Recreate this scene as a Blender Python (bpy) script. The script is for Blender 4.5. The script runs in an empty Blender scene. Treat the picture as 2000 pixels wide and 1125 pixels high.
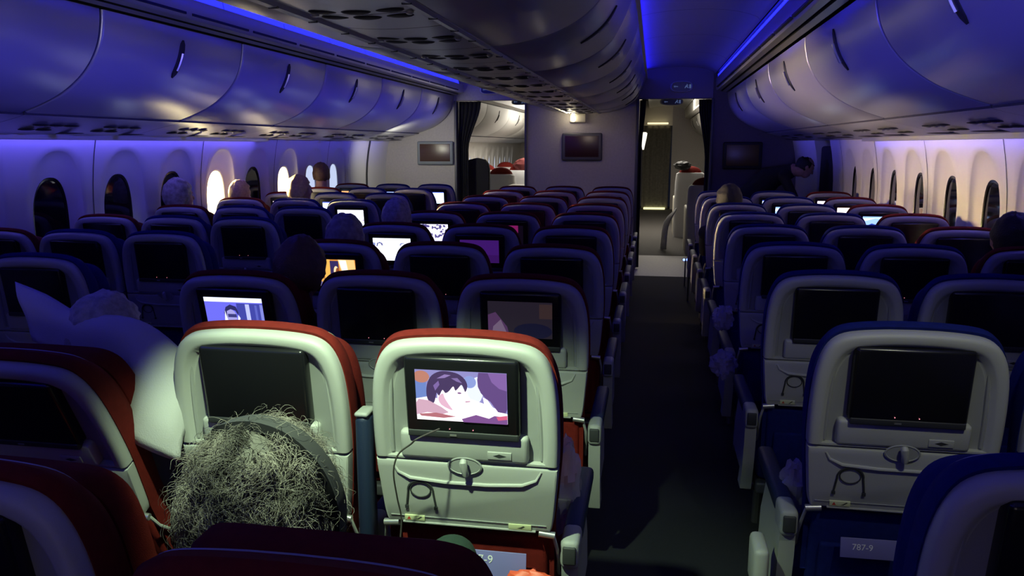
import bpy, bmesh, math, random
from math import sin, cos, pi, radians, sqrt, atan2
from mathutils import Vector, Matrix, noise
R_ = random.Random(7)
C = bpy.context.scene.collection
scn = bpy.context.scene

# ------------------------------------------------------------------ camera, world, exposure
YAW, PITCH, FPX = .1743, .1777, 1553.0
cam_d = bpy.data.cameras.new('camera'); cam_d.sensor_width = 36; cam_d.lens = FPX / 2000 * 36
cam_d.clip_start = .02; cam_d.clip_end = 200
cam = bpy.data.objects.new('camera', cam_d); C.objects.link(cam)
_f = Vector((-sin(YAW) * cos(PITCH), cos(YAW) * cos(PITCH), -sin(PITCH)))
_r = Vector((cos(YAW), sin(YAW), 0)); _u = _r.cross(_f)
cam.matrix_world = Matrix(((_r.x, _u.x, -_f.x, .878), (_r.y, _u.y, -_f.y, 0), (_r.z, _u.z, -_f.z, 1.56), (0, 0, 0, 1)))
scn.camera = cam
scn.view_settings.view_transform = 'Standard'; scn.view_settings.look = 'None'
scn.view_settings.gamma = 1; scn.view_settings.use_curve_mapping = False
scn.view_settings.exposure = 0.0
scn.cycles.use_denoising = True
scn.cycles.max_bounces = 6
scn.cycles.sample_clamp_indirect = 3.0
w = bpy.data.worlds.new('night'); scn.world = w; w.use_nodes = True
w.node_tree.nodes['Background'].inputs[0].default_value = (.02, .025, .05, 1)
w.node_tree.nodes['Background'].inputs[1].default_value = .2

def lamp(name, kind, loc, energy, col, target=None, size=.1, size_y=None, spot=60, blend=.6):
    d = bpy.data.lights.new(name, kind); d.energy = energy; d.color = col
    if kind == 'AREA':
        d.size = size
        if size_y: d.shape = 'RECTANGLE'; d.size_y = size_y
    elif kind == 'SPOT':
        d.spot_size = radians(spot); d.spot_blend = blend; d.shadow_soft_size = size
    else: d.shadow_soft_size = size
    o = bpy.data.objects.new(name, d); C.objects.link(o); o.location = loc
    if target is not None:
        o.rotation_euler = (Vector(target) - Vector(loc)).to_track_quat('-Z', 'Y').to_euler()
    return o
lamp('rear_blue_fill', 'SPOT', (1.25, -1.2, 1.5), 260, (.08, .08, 1), (1.95, 3.8, 2.15), .12, spot=22, blend=.6)  # this and the next: added blue spots out of view, tinting the side bins
lamp('rear_blue_fill', 'SPOT', (-.9, -1.4, 1.5), 240, (.10, .08, 1), (-1.95, 3.4, 2.3), .12, spot=30, blend=.6)
for (x, tx, ty, tz, e, sp) in ((1.0, 1.80, 2.6, 2.40, 60, 30), (.6, -1.9, 2.2, 2.55, 60, 32), (.6, -1.8, 5.0, 2.75, 60, 30), (.9, .35, 2.2, 2.55, 45, 30)):
    lamp('rear_fill_light', 'SPOT', (x, -1.9, 1.5), e, (.78, .76, 1), (tx, ty, tz), .15, spot=sp, blend=.6)  # added spots out of view, aimed upward to brighten the bin doors
# added blue fill lamps, no real fixtures, along the lower edges of the centre bins, washing the lower half of the side bins
for sx in (1, -1):
    l_ = lamp('bin_blue_fill', 'AREA', (sx * .226, 5.6, 1.947), 9 if sx > 0 else 11, (.07, .06, 1), None, .008, 8.5); l_.data.spread = radians(24)
    l_.rotation_euler = (0, sx * radians(-85.5), 0)
# passenger reading lamp over the nearest centre row (greenish white), dimmer one over the right block
lamp('reading_lamp_light', 'SPOT', (.28, 1.08, 1.92), 135, (.74, 1, .62), (.31, 1.60, .80), .02, spot=67, blend=.5)
lamp('right_reading_lamp_light', 'SPOT', (1.62, 1.15, 1.95), 15, (.95, 1, .72), (1.48, 1.92, .85), .03, spot=66, blend=.8)
# added fill lamp, low and out of view behind the camera
lamp('rear_fill_light', 'AREA', (.95, -1.9, .9), 2.6, (1, .86, .86), (0.6, 1.5, 2.3), .8, .5)
# forward cabin lights
lamp('forward_cabin_light', 'AREA', (-1.2, 14.5, 2.35), 230, (1, .93, .82), (-1.3, 14.5, 0), 1.0, 6)
lamp('forward_cabin_light', 'AREA', (1.15, 15.5, 2.38), 130, (1, .90, .74), (1.2, 15.5, 0), .5, 6)
lamp('wall_lamp_light', 'POINT', (-.16, 9.96, 1.90), .9, (1, .88, .6), None, .03)
lamp('centre_bulkhead_fill', 'SPOT', (.1, 9.0, 1.9), 6, (1, .80, .66), (0, 10.1, 1.15), .1, spot=110, blend=.9)  # added fill spot, warms and brightens the centre bulkhead
lamp('left_bulkhead_fill', 'SPOT', (-1.95, 8.7, 1.66), 26, (1, .98, .78), (-2.3, 10.1, 1.35), .1, spot=120, blend=.9)  # added fill spot for the left bulkhead, no fixture there
lamp('daylight_through_window', 'AREA', (-2.60, 6.15, 1.28), 22, (1, .74, .30), (2.6, 5.3, 1.05), .22, .2).data.spread = radians(34)
lamp('daylight_through_window', 'AREA', (-2.60, 7.39, 1.28), 8, (1, .72, .42), (2.6, 6.6, 1.1), .2, .2).data.spread = radians(40)

# ------------------------------------------------------------------ materials
def mat(name, col, rough=.6, metal=0, bump=0, bscale=200, var=0, vscale=8, spec=.5, alpha=1, trans=0, sheen=0):
    m = bpy.data.materials.new(name); m.use_nodes = True
    nt = m.node_tree; b = nt.nodes['Principled BSDF']
    b.inputs['Base Color'].default_value = (*col, 1); b.inputs['Roughness'].default_value = rough
    b.inputs['Metallic'].default_value = metal; b.inputs['Specular IOR Level'].default_value = spec
    if trans: b.inputs['Transmission Weight'].default_value = trans
    if alpha < 1: b.inputs['Alpha'].default_value = alpha
    if sheen: b.inputs['Sheen Weight'].default_value = sheen
    if var or bump:
        tc = nt.nodes.new('ShaderNodeTexCoord')
    if var:
        n = nt.nodes.new('ShaderNodeTexNoise'); n.inputs['Scale'].default_value = vscale; n.inputs['Detail'].default_value = 5
        nt.links.new(tc.outputs['Object'], n.inputs['Vector'])
        cr = nt.nodes.new('ShaderNodeValToRGB')
        cr.color_ramp.elements[0].position = .3; cr.color_ramp.elements[1].position = .7
        cr.color_ramp.elements[0].color = (*[c * (1 - var) for c in col], 1)
        cr.color_ramp.elements[1].color = (*[min(1, c * (1 + var)) for c in col], 1)
        nt.links.new(n.outputs['Fac'], cr.inputs['Fac']); nt.links.new(cr.outputs['Color'], b.inputs['Base Color'])
    if bump:
        n = nt.nodes.new('ShaderNodeTexNoise'); n.inputs['Scale'].default_value = bscale; n.inputs['Detail'].default_value = 3
        nt.links.new(tc.outputs['Object'], n.inputs['Vector'])
        bp = nt.nodes.new('ShaderNodeBump'); bp.inputs['Strength'].default_value = bump; bp.inputs['Distance'].default_value = .002
        nt.links.new(n.outputs['Fac'], bp.inputs['Height']); nt.links.new(bp.outputs['Normal'], b.inputs['Normal'])
    return m
def emat(name, col, s=1.0):
    m = bpy.data.materials.new(name); m.use_nodes = True
    b = m.node_tree.nodes['Principled BSDF']
    b.inputs['Base Color'].default_value = (0.01, .01, .01, 1)
    b.inputs['Emission Color'].default_value = (*col, 1); b.inputs['Emission Strength'].default_value = s
    return m
M = dict(
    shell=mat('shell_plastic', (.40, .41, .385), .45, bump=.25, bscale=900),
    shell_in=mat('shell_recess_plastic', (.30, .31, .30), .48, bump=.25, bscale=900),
    bezel=mat('screen_bezel', (.008, .008, .010), .25),
    groove=mat('dark_groove', (.03, .032, .035), .6),
    red=mat('red_fabric', (.14, .013, .010), .85, bump=.6, bscale=700, var=.12, vscale=60, spec=.12),
    blue=mat('blue_fabric', (.008, .015, .13), .85, bump=.6, bscale=700, var=.12, vscale=60, spec=.12),
    navy=mat('navy_pad', (.010, .020, .05), .5, bump=.3, bscale=500),
    metal=mat('silver_metal', (.55, .55, .55), .32, .8),
    frame=mat('seat_frame_metal', (.10, .10, .11), .5, .4),
    label=mat('label_yellow', (.62, .66, .38), .5), ink=mat('label_ink', (.05, .05, .04), .6),
    red_ink=mat('label_red_ink', (.5, .05, .03), .6),
    bin=mat('bin_plastic', (.52, .52, .54), .33, metal=.5, bump=.12, bscale=500),
    bindark=mat('bin_gap_dark', (.012, .012, .016), .6),
    wall=mat('sidewall_panel', (.62, .61, .58), .5, bump=.15, bscale=500),
    bulk=mat('bulkhead_laminate', (.42, .39, .36), .55, var=.06, vscale=40, bump=.1, bscale=300),
    ceil=mat('ceiling_panel', (.55, .55, .56), .5),
    dado=mat('dado_panel', (.25, .25, .27), .7),
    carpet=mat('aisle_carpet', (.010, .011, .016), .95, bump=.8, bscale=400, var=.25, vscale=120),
    vinyl=mat('door_area_floor', (.34, .33, .31), .6, var=.08, vscale=30),
    curtain=mat('dark_curtain', (.018, .018, .024), .9),
    greycurtain=mat('grey_curtain', (.13, .12, .10), .9, var=.2, vscale=20),
    darkglass=mat('dimmed_window_glass', (.006, .006, .010), .06, spec=.7),
    cream=mat('cream_trim', (.66, .62, .52), .5),
    skin=mat('skin', (.50, .29, .20), .55, var=.08, vscale=30),
    darkskin=mat('tanned_skin', (.26, .13, .085), .55, var=.08, vscale=30),
    curlhair=mat('grey_curls', (.13, .115, .10), .6, var=.88, vscale=15), greyhair=mat('grey_hair', (.30, .27, .235), .6, var=.45, vscale=34),
    scalp=mat('grey_hair_base', (.05, .045, .04), .8, var=.3, vscale=30),
    blondhair=mat('blond_hair', (.50, .33, .15), .6, var=.2, vscale=60, bump=1, bscale=160),
    brownhair=mat('brown_hair', (.11, .06, .03), .6, var=.2, vscale=60, bump=1, bscale=160),
    blackhair=mat('black_hair', (.012, .011, .012), .6, bump=1, bscale=160),
    whitehair=mat('pale_grey_hair', (.42, .40, .36), .6, var=.3, vscale=50, bump=1, bscale=160),
    white=mat('white_cloth', (.55, .55, .55), .9, bump=.4, bscale=300),
    green=mat('green_trousers', (.010, .030, .020), .9, bump=.5, bscale=400),
    maroon=mat('maroon_cloth', (.16, .03, .03), .9), greycloth=mat('grey_cloth', (.14, .13, .14), .9),
    darkcloth=mat('dark_cloth', (.02, .02, .025), .9), black=mat('black_fabric', (.012, .012, .014), .8),
    card=mat('card_paper', (.20, .19, .45), .5), cardtext=mat('card_lettering', (.85, .85, .88), .5),
    bag=mat('plastic_bag', (.55, .52, .62), .18, alpha=.55), orange=mat('orange_plastic', (.75, .10, .04), .5),
    whitecable=mat('white_cable', (.6, .6, .62), .5), darkcable=mat('dark_cable', (.06, .055, .05), .5),
    glow_day=emat('daylight_pane', (1, .83, .42), 9), glow_cool=emat('pale_daylight_pane', (.62, .72, 1), .9),
    glow_day2=emat('low_daylight_pane', (1, .80, .5), 6),
    led=emat('blue_led', (.008, .010, 1), 5), led_hid=emat('blue_led_bright', (.012, .008, 1), 16), led_fill=emat('blue_fill_soft', (.05, .04, 1), 7), led_wall=emat('blue_violet_led', (.13, .10, 1), 11),
    lampglow=emat('lamp_glow', (1, .86, .55), 9), lampsmall=emat('small_lamp_glow', (.9, .85, .7), 1.5),
    dot=emat('status_dot', (1, .30, .35), 1.6), bluedot=emat('blue_dot', (.15, .25, 1), 5),
    floorlight=emat('floor_light', (1, .95, .45), 1.4), signlight=emat('sign_light', (.25, .38, .85), .22),
    signdark=mat('sign_face', (.012, .02, .05), .3), warmstrip=emat('warm_light_cove', (1, .85, .5), 1.3),
)
_ec = {}
def E(r, g, b, s=1.0):
    k = (r, g, b, s)
    if k not in _ec: _ec[k] = emat('screen_picture', (r, g, b), s)
    return _ec[k]

# ------------------------------------------------------------------ mesh helpers
class MB:
    def __init__(s): s.v = []; s.f = []; s.m = []; s.mats = []
    def mi(s, m):
        if m not in s.mats: s.mats.append(m)
        return s.mats.index(m)
    def add(s, vs, fs, m):
        b = len(s.v); i = s.mi(m); s.v += [tuple(v) for v in vs]
        for f in fs: s.f.append([b + k for k in f]); s.m.append(i)
        return s
    def box(s, a, b, m, bev=0):
        (x0, y0, z0), (x1, y1, z1) = a, b
        if bev <= 0:
            vs = [(x, y, z) for x in (x0, x1) for y in (y0, y1) for z in (z0, z1)]
            return s.add(vs, [(0, 1, 3, 2), (4, 6, 7, 5), (0, 4, 5, 1), (2, 3, 7, 6), (0, 2, 6, 4), (1, 5, 7, 3)], m)
        bm = bmesh.new(); bmesh.ops.create_cube(bm, size=1)
        for v in bm.verts: v.co = Vector((x0 + (v.co.x + .5) * (x1 - x0), y0 + (v.co.y + .5) * (y1 - y0), z0 + (v.co.z + .5) * (z1 - z0)))
        bev = min(bev, .49 * min(abs(x1 - x0), abs(y1 - y0), abs(z1 - z0)))
        bmesh.ops.bevel(bm, geom=bm.edges[:], offset=bev, segments=3, profile=.5, affect='EDGES')
        bm.verts.index_update()
        s.add([v.co[:] for v in bm.verts], [[v.index for v in f.verts] for f in bm.faces], m); bm.free(); return s
    def rings(s, rings, m, cap=True, closed=True):
        n = len(rings[0]); vs = [p for r in rings for p in r]; fs = []
        for i in range(len(rings) - 1):
            for k in range(n if closed else n - 1):
                k2 = (k + 1) % n
                fs.append((i * n + k, i * n + k2, (i + 1) * n + k2, (i + 1) * n + k))
        if cap: fs.append(list(range(n))[::-1]); fs.append([(len(rings) - 1) * n + k for k in range(n)])
        return s.add(vs, fs, m)
    def tube(s, pts, r, m, n=10, cap=True):
        pts = [Vector(p) for p in pts]; rs = r if isinstance(r, (list, tuple)) else [r] * len(pts)
        rings = []; ref = None
        for i, p in enumerate(pts):
            t = (pts[min(i + 1, len(pts) - 1)] - pts[max(i - 1, 0)]).normalized()
            if ref is None: ref = Vector((0, 0, 1)) if abs(t.z) < .9 else Vector((1, 0, 0))
            a = (ref - t * ref.dot(t)).normalized(); b = t.cross(a); ref = a
            rings.append([p + (a * cos(2 * pi * k / n) + b * sin(2 * pi * k / n)) * rs[i] for k in range(n)])
        return s.rings(rings, m, cap)
    def ell(s, c, r, m, nu=20, nv=12, rot=None, fn=None):
        vs = []; fs = []; c = Vector(c); r = (r, r, r) if isinstance(r, (int, float)) else r
        for j in range(nv + 1):
            th = pi * j / nv
            for i in range(nu):
                ph = 2 * pi * i / nu
                d = Vector((sin(th) * cos(ph), sin(th) * sin(ph), cos(th)))
                k = fn(d) if fn else 1
                p = Vector((d.x * r[0], d.y * r[1], d.z * r[2])) * k
                if rot: p = rot @ p
                vs.append(c + p)
        for j in range(nv):
            for i in range(nu):
                i2 = (i + 1) % nu
                fs.append((j * nu + i, (j + 1) * nu + i, (j + 1) * nu + i2, j * nu + i2))
        return s.add(vs, fs, m)
    def grid(s, g, m, flip=False):
        nr, nc = len(g), len(g[0]); fs = []
        for i in range(nr - 1):
            for k in range(nc - 1):
                f = (i * nc + k, i * nc + k + 1, (i + 1) * nc + k + 1, (i + 1) * nc + k)
                fs.append(f[::-1] if flip else f)
        return s.add([p for r in g for p in r], fs, m)
    def mesh(s, name, smooth=35, weld=False):
        me = bpy.data.meshes.new(name); me.from_pydata(s.v, [], s.f)
        for m in s.mats: me.materials.append(m)
        me.polygons.foreach_set('material_index', s.m)
        if smooth:
            me.polygons.foreach_set('use_smooth', [True] * len(s.f))
        bm = bmesh.new(); bm.from_mesh(me)
        bmesh.ops.remove_doubles(bm, verts=bm.verts, dist=1e-5)
        bmesh.ops.recalc_face_normals(bm, faces=bm.faces)
        bm.to_mesh(me); bm.free()
        if smooth:
            me.set_sharp_from_angle(angle=radians(smooth))
        me.update(); return me
def link(name, data, parent=None, loc=(0, 0, 0), rot=(0, 0, 0)):
    o = bpy.data.objects.new(name, data); C.objects.link(o); o.location = loc; o.rotation_euler = rot
    if parent: o.parent = parent
    return o
def obj(name, mb, parent=None, loc=(0, 0, 0), rot=(0, 0, 0), smooth=35):
    return link(name, mb.mesh(name, smooth) if isinstance(mb, MB) else mb, parent, loc, rot)
def tag(o, label, cat, group=None, kind=None):
    o['label'] = label; o['category'] = cat
    if group: o['group'] = group
    if kind: o['kind'] = kind
    return o
def struct(o): o['kind'] = 'structure'; return o
def empty(name, loc=(0, 0, 0), rz=0):
    o = bpy.data.objects.new(name, None); C.objects.link(o); o.location = loc; o.rotation_euler = (0, 0, rz); o.empty_display_size = .05; return o
def catmull(P, n=5):
    out = []
    for i in range(len(P) - 1):
        p0 = P[max(i - 1, 0)]; p1 = P[i]; p2 = P[i + 1]; p3 = P[min(i + 2, len(P) - 1)]
        for k in range(n):
            t = k / n
            out.append(tuple(.5 * (2 * b + (c - a) * t + (2 * a - 5 * b + 4 * c - d) * t * t + (-a + 3 * b - 3 * c + d) * t ** 3) for a, b, c, d in zip(p0, p1, p2, p3)))
    out.append(tuple(P[-1])); return out
CX = .035                                              # centre line of the side architecture
def ux(u, side): return side * u + CX
Y0, YB, YF = -3.2, 10.1, 21.0                          # cabin start, bulkhead, forward cabin end

# ------------------------------------------------------------------ floor, walls
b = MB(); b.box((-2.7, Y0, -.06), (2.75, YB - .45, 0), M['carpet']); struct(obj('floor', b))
b = MB(); b.box((-2.7, YB - .45, -.06), (2.75, 11.5, .001), M['vinyl']); struct(obj('floor_doorway', b))
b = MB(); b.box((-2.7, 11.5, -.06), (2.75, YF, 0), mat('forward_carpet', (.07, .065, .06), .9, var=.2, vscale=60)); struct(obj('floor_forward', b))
def wx(z): return 2.672 - (.25 if z > 1.12 else .05) * (z - 1.12) ** 2
WP = .62; W0 = 4.24; N = 48
def se(t, a, p=2.4):
    c, s_ = cos(t), sin(t)
    return (abs(c) ** (2 / p)) * (1 if c >= 0 else -1) * a
def win_module(b, side, yc):
    z0, z1 = .45, 1.612; zc = 1.135
    def P(y, z, d=0): return (ux(wx(z) + d, side), y, z)
    th = [2 * pi * k / N for k in range(N)]
    outer = [(se(t, .225), zc + se(t - pi / 2, .395)) for t in th]
    rect = []
    for (y, z) in outer:
        dy, dz = y, z - zc
        k = min(WP / 2 / abs(dy) if abs(dy) > 1e-6 else 99, ((z1 - zc) if dz > 0 else (zc - z0)) / abs(dz) if abs(dz) > 1e-6 else 99)
        rect.append((dy * k, zc + dz * k))
    # snap nearest samples to the four corners
    for cy, cz in ((-WP / 2, z0), (WP / 2, z0), (-WP / 2, z1), (WP / 2, z1)):
        j = min(range(N), key=lambda q: (rect[q][0] - cy) ** 2 + (rect[q][1] - cz) ** 2); rect[j] = (cy, cz)
    rings = []
    for f in (0, .33, .66, 1):
        rings.append([P(yc + a[0] * (1 - f) + o[0] * f, a[1] * (1 - f) + o[1] * f) for a, o in zip(rect, outer)])
    inner = [(se(t, .145), 1.10 + se(t - pi / 2, .27)) for t in th]
    rings.append([P(yc + o[0] * .975, zc + (o[1] - zc) * .985, .006) for o in outer])
    for f, d in ((.15, .022), (.45, .032), (.78, .046), (1, .050)):
        rings.append([P(yc + o[0] * (1 - f) + i[0] * f, o[1] * (1 - f) + i[1] * f, d) for o, i in zip(outer, inner)])
    rings.append([P(yc + i[0], i[1], .072) for i in inner])
    b.rings(rings, M['wall'], cap=False)
def wall(side, name, k0, k1, y_lo, y_hi, m='wall'):
    b = MB()
    for k in range(k0, k1): win_module(b, side, W0 + WP * k)
    ya, yb = W0 + WP * (k0 - .5), W0 + WP * (k1 - .5)
    def strip(y0, y1, za, zb):
        g = []
        for i in range(9):
            z = za + (zb - za) * i / 8; g.append([(ux(wx(z), side), y0, z), (ux(wx(z), side), y1, z)])
        b.grid(g, M['wall'])
    if ya > y_lo: strip(y_lo, ya, .45, 1.612)
    if yb < y_hi: strip(yb, y_hi, .45, 1.612)
    g = []
    for i in range(9):
        z = .45 * i / 8; g.append([(ux(wx(z) - .012, side), y_lo, z), (ux(wx(z) - .012, side), y_hi, z)])
    b.grid(g, M['dado'])
    for k in range(k0 + 1, k1 + 1, 2):
        y = W0 + WP * (k - .5); g = []
        for i in range(13):
            z = .45 + 1.16 * i / 12; g.append([(ux(wx(z) - .0015, side), y - .004, z), (ux(wx(z) - .0015, side), y + .004, z)])
        b.grid(g, M['groove'])
    o = struct(obj(name, b, smooth=50)); return o
wall(-1, 'wall_left', -10, 8, Y0, 8.98)
wall(1, 'wall_right', -10, 7, Y0, 8.42)
wn = 1
def window(side, k, pane, y=None):
    global wn
    yc = W0 + WP * k; root = empty(f'window_{wn}', (ux(2.672 + .08, side), yc, 1.10)); struct(root); wn += 1
    th = [2 * pi * q / 32 for q in range(32)]
    def P(y, z, d): return (side * (wx(1.10 + z) - 2.672 - .08 + d), y, z)
    b = MB(); rr = []
    for sc, d in ((1.04, .056), (.99, .049), (.94, .053), (.92, .064)):
        rr.append([P(se(t, .145) * sc, se(t - pi / 2, .27) * sc, d) for t in th])
    b.rings(rr, M['wall'] if pane in ('glow_day', 'glow_cool', 'glow_day2') else M['bezel'], cap=False); obj('window_frame', b, root)
    b = MB(); rr = [[P(se(t, .145) * sc, se(t - pi / 2, .27) * sc, .060 + .003 * (1 - sc)) for t in th] for sc in (.94, .5, .02)]
    b.rings(rr, M[pane], cap=True); obj('pane', b, root)
for k in range(-2, 8): window(-1, k, {3: 'glow_day', 6: 'glow_cool', 7: 'glow_cool', 5: 'glow_day2'}.get(k, 'darkglass'))
for k in range(-2, 7): window(1, k, 'darkglass')
# curved end posts of the sidewall
b = MB()
for side, y0 in ((-1, 8.98),):
    g = []
    for i in range(13):
        z = 1.612 * i / 12; g.append([(ux(wx(z) - .0, side), y0, z), (ux(wx(z) - .03, side), y0 + .3, z), (ux(wx(z) - .05, side), YB, z)])
    b.grid(g, M['wall'])
    g = []
    for i in range(13):
        z = 1.612 * i / 12; g.append([(ux(wx(z) - .035, side), y0 + .42, z), (ux(wx(z) - .04, side), y0 + .47, z)])
    b.grid(g, M['groove'])
struct(obj('wall_left_end', b))
# right side: dark exit door recess, cream edge
b = MB()
g = []
for i in range(13):
    z = 1.612 * i / 12; g.append([(ux(wx(z), 1), 8.42, z), (ux(wx(z) - .02, 1), 8.62, z)])
b.grid(g, M['wall'])
g = []
for i in range(13):
    z = 1.612 * i / 12; g.append([(ux(wx(z) + .16, 1), 8.62, z), (ux(wx(z) + .16, 1), 9.4, z), (ux(wx(z) - .02, 1), 9.42, z), (ux(wx(z) - .10, 1), 9.55, z), (ux(wx(z) - .14, 1), YB, z)])
b.grid(g, M['wall'])
struct(obj('wall_right_end', b))
b = MB(); b.box((2.70, 8.64, 0), (2.79, 9.40, 1.55), M['black'], .03); b.box((2.67, 8.9, .8), (2.70, 9.1, .86), M['frame'], .01); struct(obj('door_1', b))

# ------------------------------------------------------------------ bulkheads, headers, ceiling
b = MB(); b.box((-.72, YB, 0), (.665, YB + .06, 2.5), M['bulk']); struct(obj('wall_centre_bulkhead', b))
b = MB(); b.box((-2.75, YB, 0), (-1.62, YB + .06, 2.6), M['bulk']); struct(obj('wall_left_bulkhead', b))
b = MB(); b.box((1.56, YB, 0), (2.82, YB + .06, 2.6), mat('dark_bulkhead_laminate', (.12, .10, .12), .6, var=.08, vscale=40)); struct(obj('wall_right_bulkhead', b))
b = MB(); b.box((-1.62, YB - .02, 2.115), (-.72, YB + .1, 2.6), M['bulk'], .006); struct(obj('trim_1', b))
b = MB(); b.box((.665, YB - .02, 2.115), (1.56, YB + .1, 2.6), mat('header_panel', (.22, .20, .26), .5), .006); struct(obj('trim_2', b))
for i, (x, w_) in enumerate(((-.72, .03), (.665, .035), (-1.63, .03), (1.56, .03))):
    b = MB(); b.box((x - w_ / 2, YB - .035, 0), (x + w_ / 2, YB + .09, 2.115), M['frame'], .006); struct(obj(f'trim_{i + 3}', b))
# ceiling over the aisles
prof = catmull([(1.535, 2.40), (1.50, 2.435), (1.35, 2.475), (1.15, 2.49), (.95, 2.485), (.80, 2.47), (.70, 2.45)], 4)
for side, nm in ((-1, 'ceiling_left'), (1, 'ceiling_right')):
    b = MB(); b.grid([[(ux(u, side), Y0, z), (ux(u, side), YF, z)] for u, z in prof], M['ceil'])
    for yy in [Y0 + 1.3 * k for k in range(1, 18)]:
        b.grid([[(ux(u, side), yy, z - .0015), (ux(u, side), yy + .008, z - .0015)] for u, z in prof], M['groove'])
    struct(obj(nm, b, smooth=60))
# roof closing panel above everything
b = MB(); b.box((-2.8, Y0, 2.62), (2.85, YF, 2.68), M['black']); struct(obj('ceiling_outer', b))
b = MB(); b.box((-2.9, Y0 - .06, 0), (2.9, Y0, 2.65), M['bulk']); struct(obj('wall_rear', b))
# side light coves: blue lens + panel between lens and bins + slots
n_ = 7
for side, sn in ((-1, 'left'), (1, 'right')):
    b = MB(); lens = [(1.545, 2.306), (1.553, 2.345), (1.552, 2.375), (1.54, 2.40)] if side < 0 else [(1.545, 2.345), (1.549, 2.352), (1.549, 2.362), (1.546, 2.37)]
    for y in [Y0 + .75 * k for k in range(int((9.75 - Y0) / .75) + 1)]:
        b.grid([[(ux(u, side), y, z), (ux(u, side), min(y + .738, 9.8), z)] for u, z in lens], M['led'])
    o = obj('cove_light', b); tag(o, f'long blue strip light in cove above {sn} overhead bins', 'light')
    b = MB()
    pr = [(1.545, 2.40), (1.60, 2.40), (1.60, 2.306), (1.545, 2.306), (1.552, 2.28), (1.553, 2.215)] if side < 0 else [(1.545, 2.40), (1.56, 2.40), (1.56, 2.33), (1.545, 2.345), (1.552, 2.28), (1.553, 2.215)]
    b.grid([[(ux(u, side), Y0, z), (ux(u, side), YB, z)] for u, z in pr], M['bin'])
    y = Y0
    while y < YB - .3:                                  # broken slot line
        b.box((min(ux(1.553, side), ux(1.535, side)), y + .03, 2.224), (max(ux(1.553, side), ux(1.546, side)), y + .62, 2.236), M['bindark']); y += .65
    b.grid([[(ux(u, side), Y0, z), (ux(u, side), YB, z)] for u, z in [(1.553, 2.215), (1.56, 2.205), (1.60, 2.198)]], M['bin'])
    b.grid([[(ux(u, side), Y0, z), (ux(u, side), YB, z)] for u, z in [(1.60, 2.198), (1.60, 2.24), (1.622, 2.24), (1.622, 2.194)]], M['bindark'])
    b.grid([[(ux(u, side), Y0, z), (ux(u, side), YB, z)] for u, z in [(1.622, 2.194), (1.665, 2.186)]], M['bin'])
    struct(obj(f'trim_{n_}', b)); n_ += 1
# hidden wash strips on top edge of the centre bins
for side, sn in ((-1, 'left'), (1, 'right')):
    b = MB(); b.box((side * .743 - .008, Y0, 2.382), (side * .743 + .008, 9.9, 2.396), M['led_hid']); o = obj('ceiling_wash_light', b)
    tag(o, f'blue wash strip light on top {sn} edge of centre bins', 'light')
b = MB(); b.box((-.222, Y0, 1.956), (-.2175, 9.9, 1.974), M['led_fill']); tag(obj('bin_fill_strip', b), 'slim added blue fill strip on the left lower edge of the centre bins', 'light')  # added glowing strip, hidden from the camera, puts blue on the left bins

# ------------------------------------------------------------------ side overhead bins
DOOR = catmull([(1.685, 2.178), (1.690, 2.12), (1.712, 2.03), (1.758, 1.945), (1.83, 1.868), (1.93, 1.80), (2.04, 1.752), (2.15, 1.714)], 4)
def extr(b, prof, side, y0, y1, m, th=.022, rnd=.012):
    # door leaf with rounded-over ends
    P = [Vector((ux(u, side), 0, z)) for u, z in prof]; nrm = []
    for i in range(len(P)):
        t = (P[min(i + 1, len(P) - 1)] - P[max(i - 1, 0)]).normalized(); n = Vector((-t.z, 0, t.x)) * side
        if n.dot(Vector((side, 0, .8))) < 0: n = -n
        nrm.append(n)
    rows = []
    for yy, d in ((y0, th), (y0, rnd), (y0 + rnd * .35, rnd * .3), (y0 + rnd, 0), (y1 - rnd, 0), (y1 - rnd * .35, rnd * .3), (y1, rnd), (y1, th)):
        rows.append([p + n * d + Vector((0, yy, 0)) for p, n in zip(P, nrm)])
    b.grid(rows, m)
    return P, nrm
def handle_mesh(prof, side, ia, ib, yc, w_=.05):
    b = MB(); P = [Vector((ux(u, side), yc, z)) for u, z in prof][ia:ib]; nr = []
    for i in range(len(P)):
        t = (P[min(i + 1, len(P) - 1)] - P[max(i - 1, 0)]).normalized(); n = Vector((-t.z, 0, t.x)) * side
        if n.dot(Vector((side, 0, .8))) < 0: n = -n
        nr.append(n)
    L = len(P) - 1; rings = []
    for i, (p, n) in enumerate(zip(P, nr)):
        f = i / L; hw = w_ / 2 * max(.12, sqrt(max(0, 1 - (2 * f - 1) ** 4)))
        rings.append([p - n * .003 + Vector((0, -hw, 0)), p - n * .007 + Vector((0, -hw * .8, 0)), p - n * .007 + Vector((0, hw * .8, 0)), p - n * .003 + Vector((0, hw, 0)), p + n * .004 + Vector((0, hw, 0)), p + n * .004 + Vector((0, -hw, 0))])
    b.rings(rings, M['bindark'])
    q = len(P) // 2; pp = P[q:q + 3] if len(P) > 4 else P
    c = [p - n * .012 for p, n in zip(P, nr)]
    b.tube([v for v in c[max(1, q - 2):q + 3]], .010, M['metal'], 8)
    return b
ordn = ['nearest', 'second', 'third', 'fourth', 'fifth', 'sixth', 'seventh', 'eighth', 'ninth', 'tenth', 'eleventh', 'twelfth']
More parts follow.
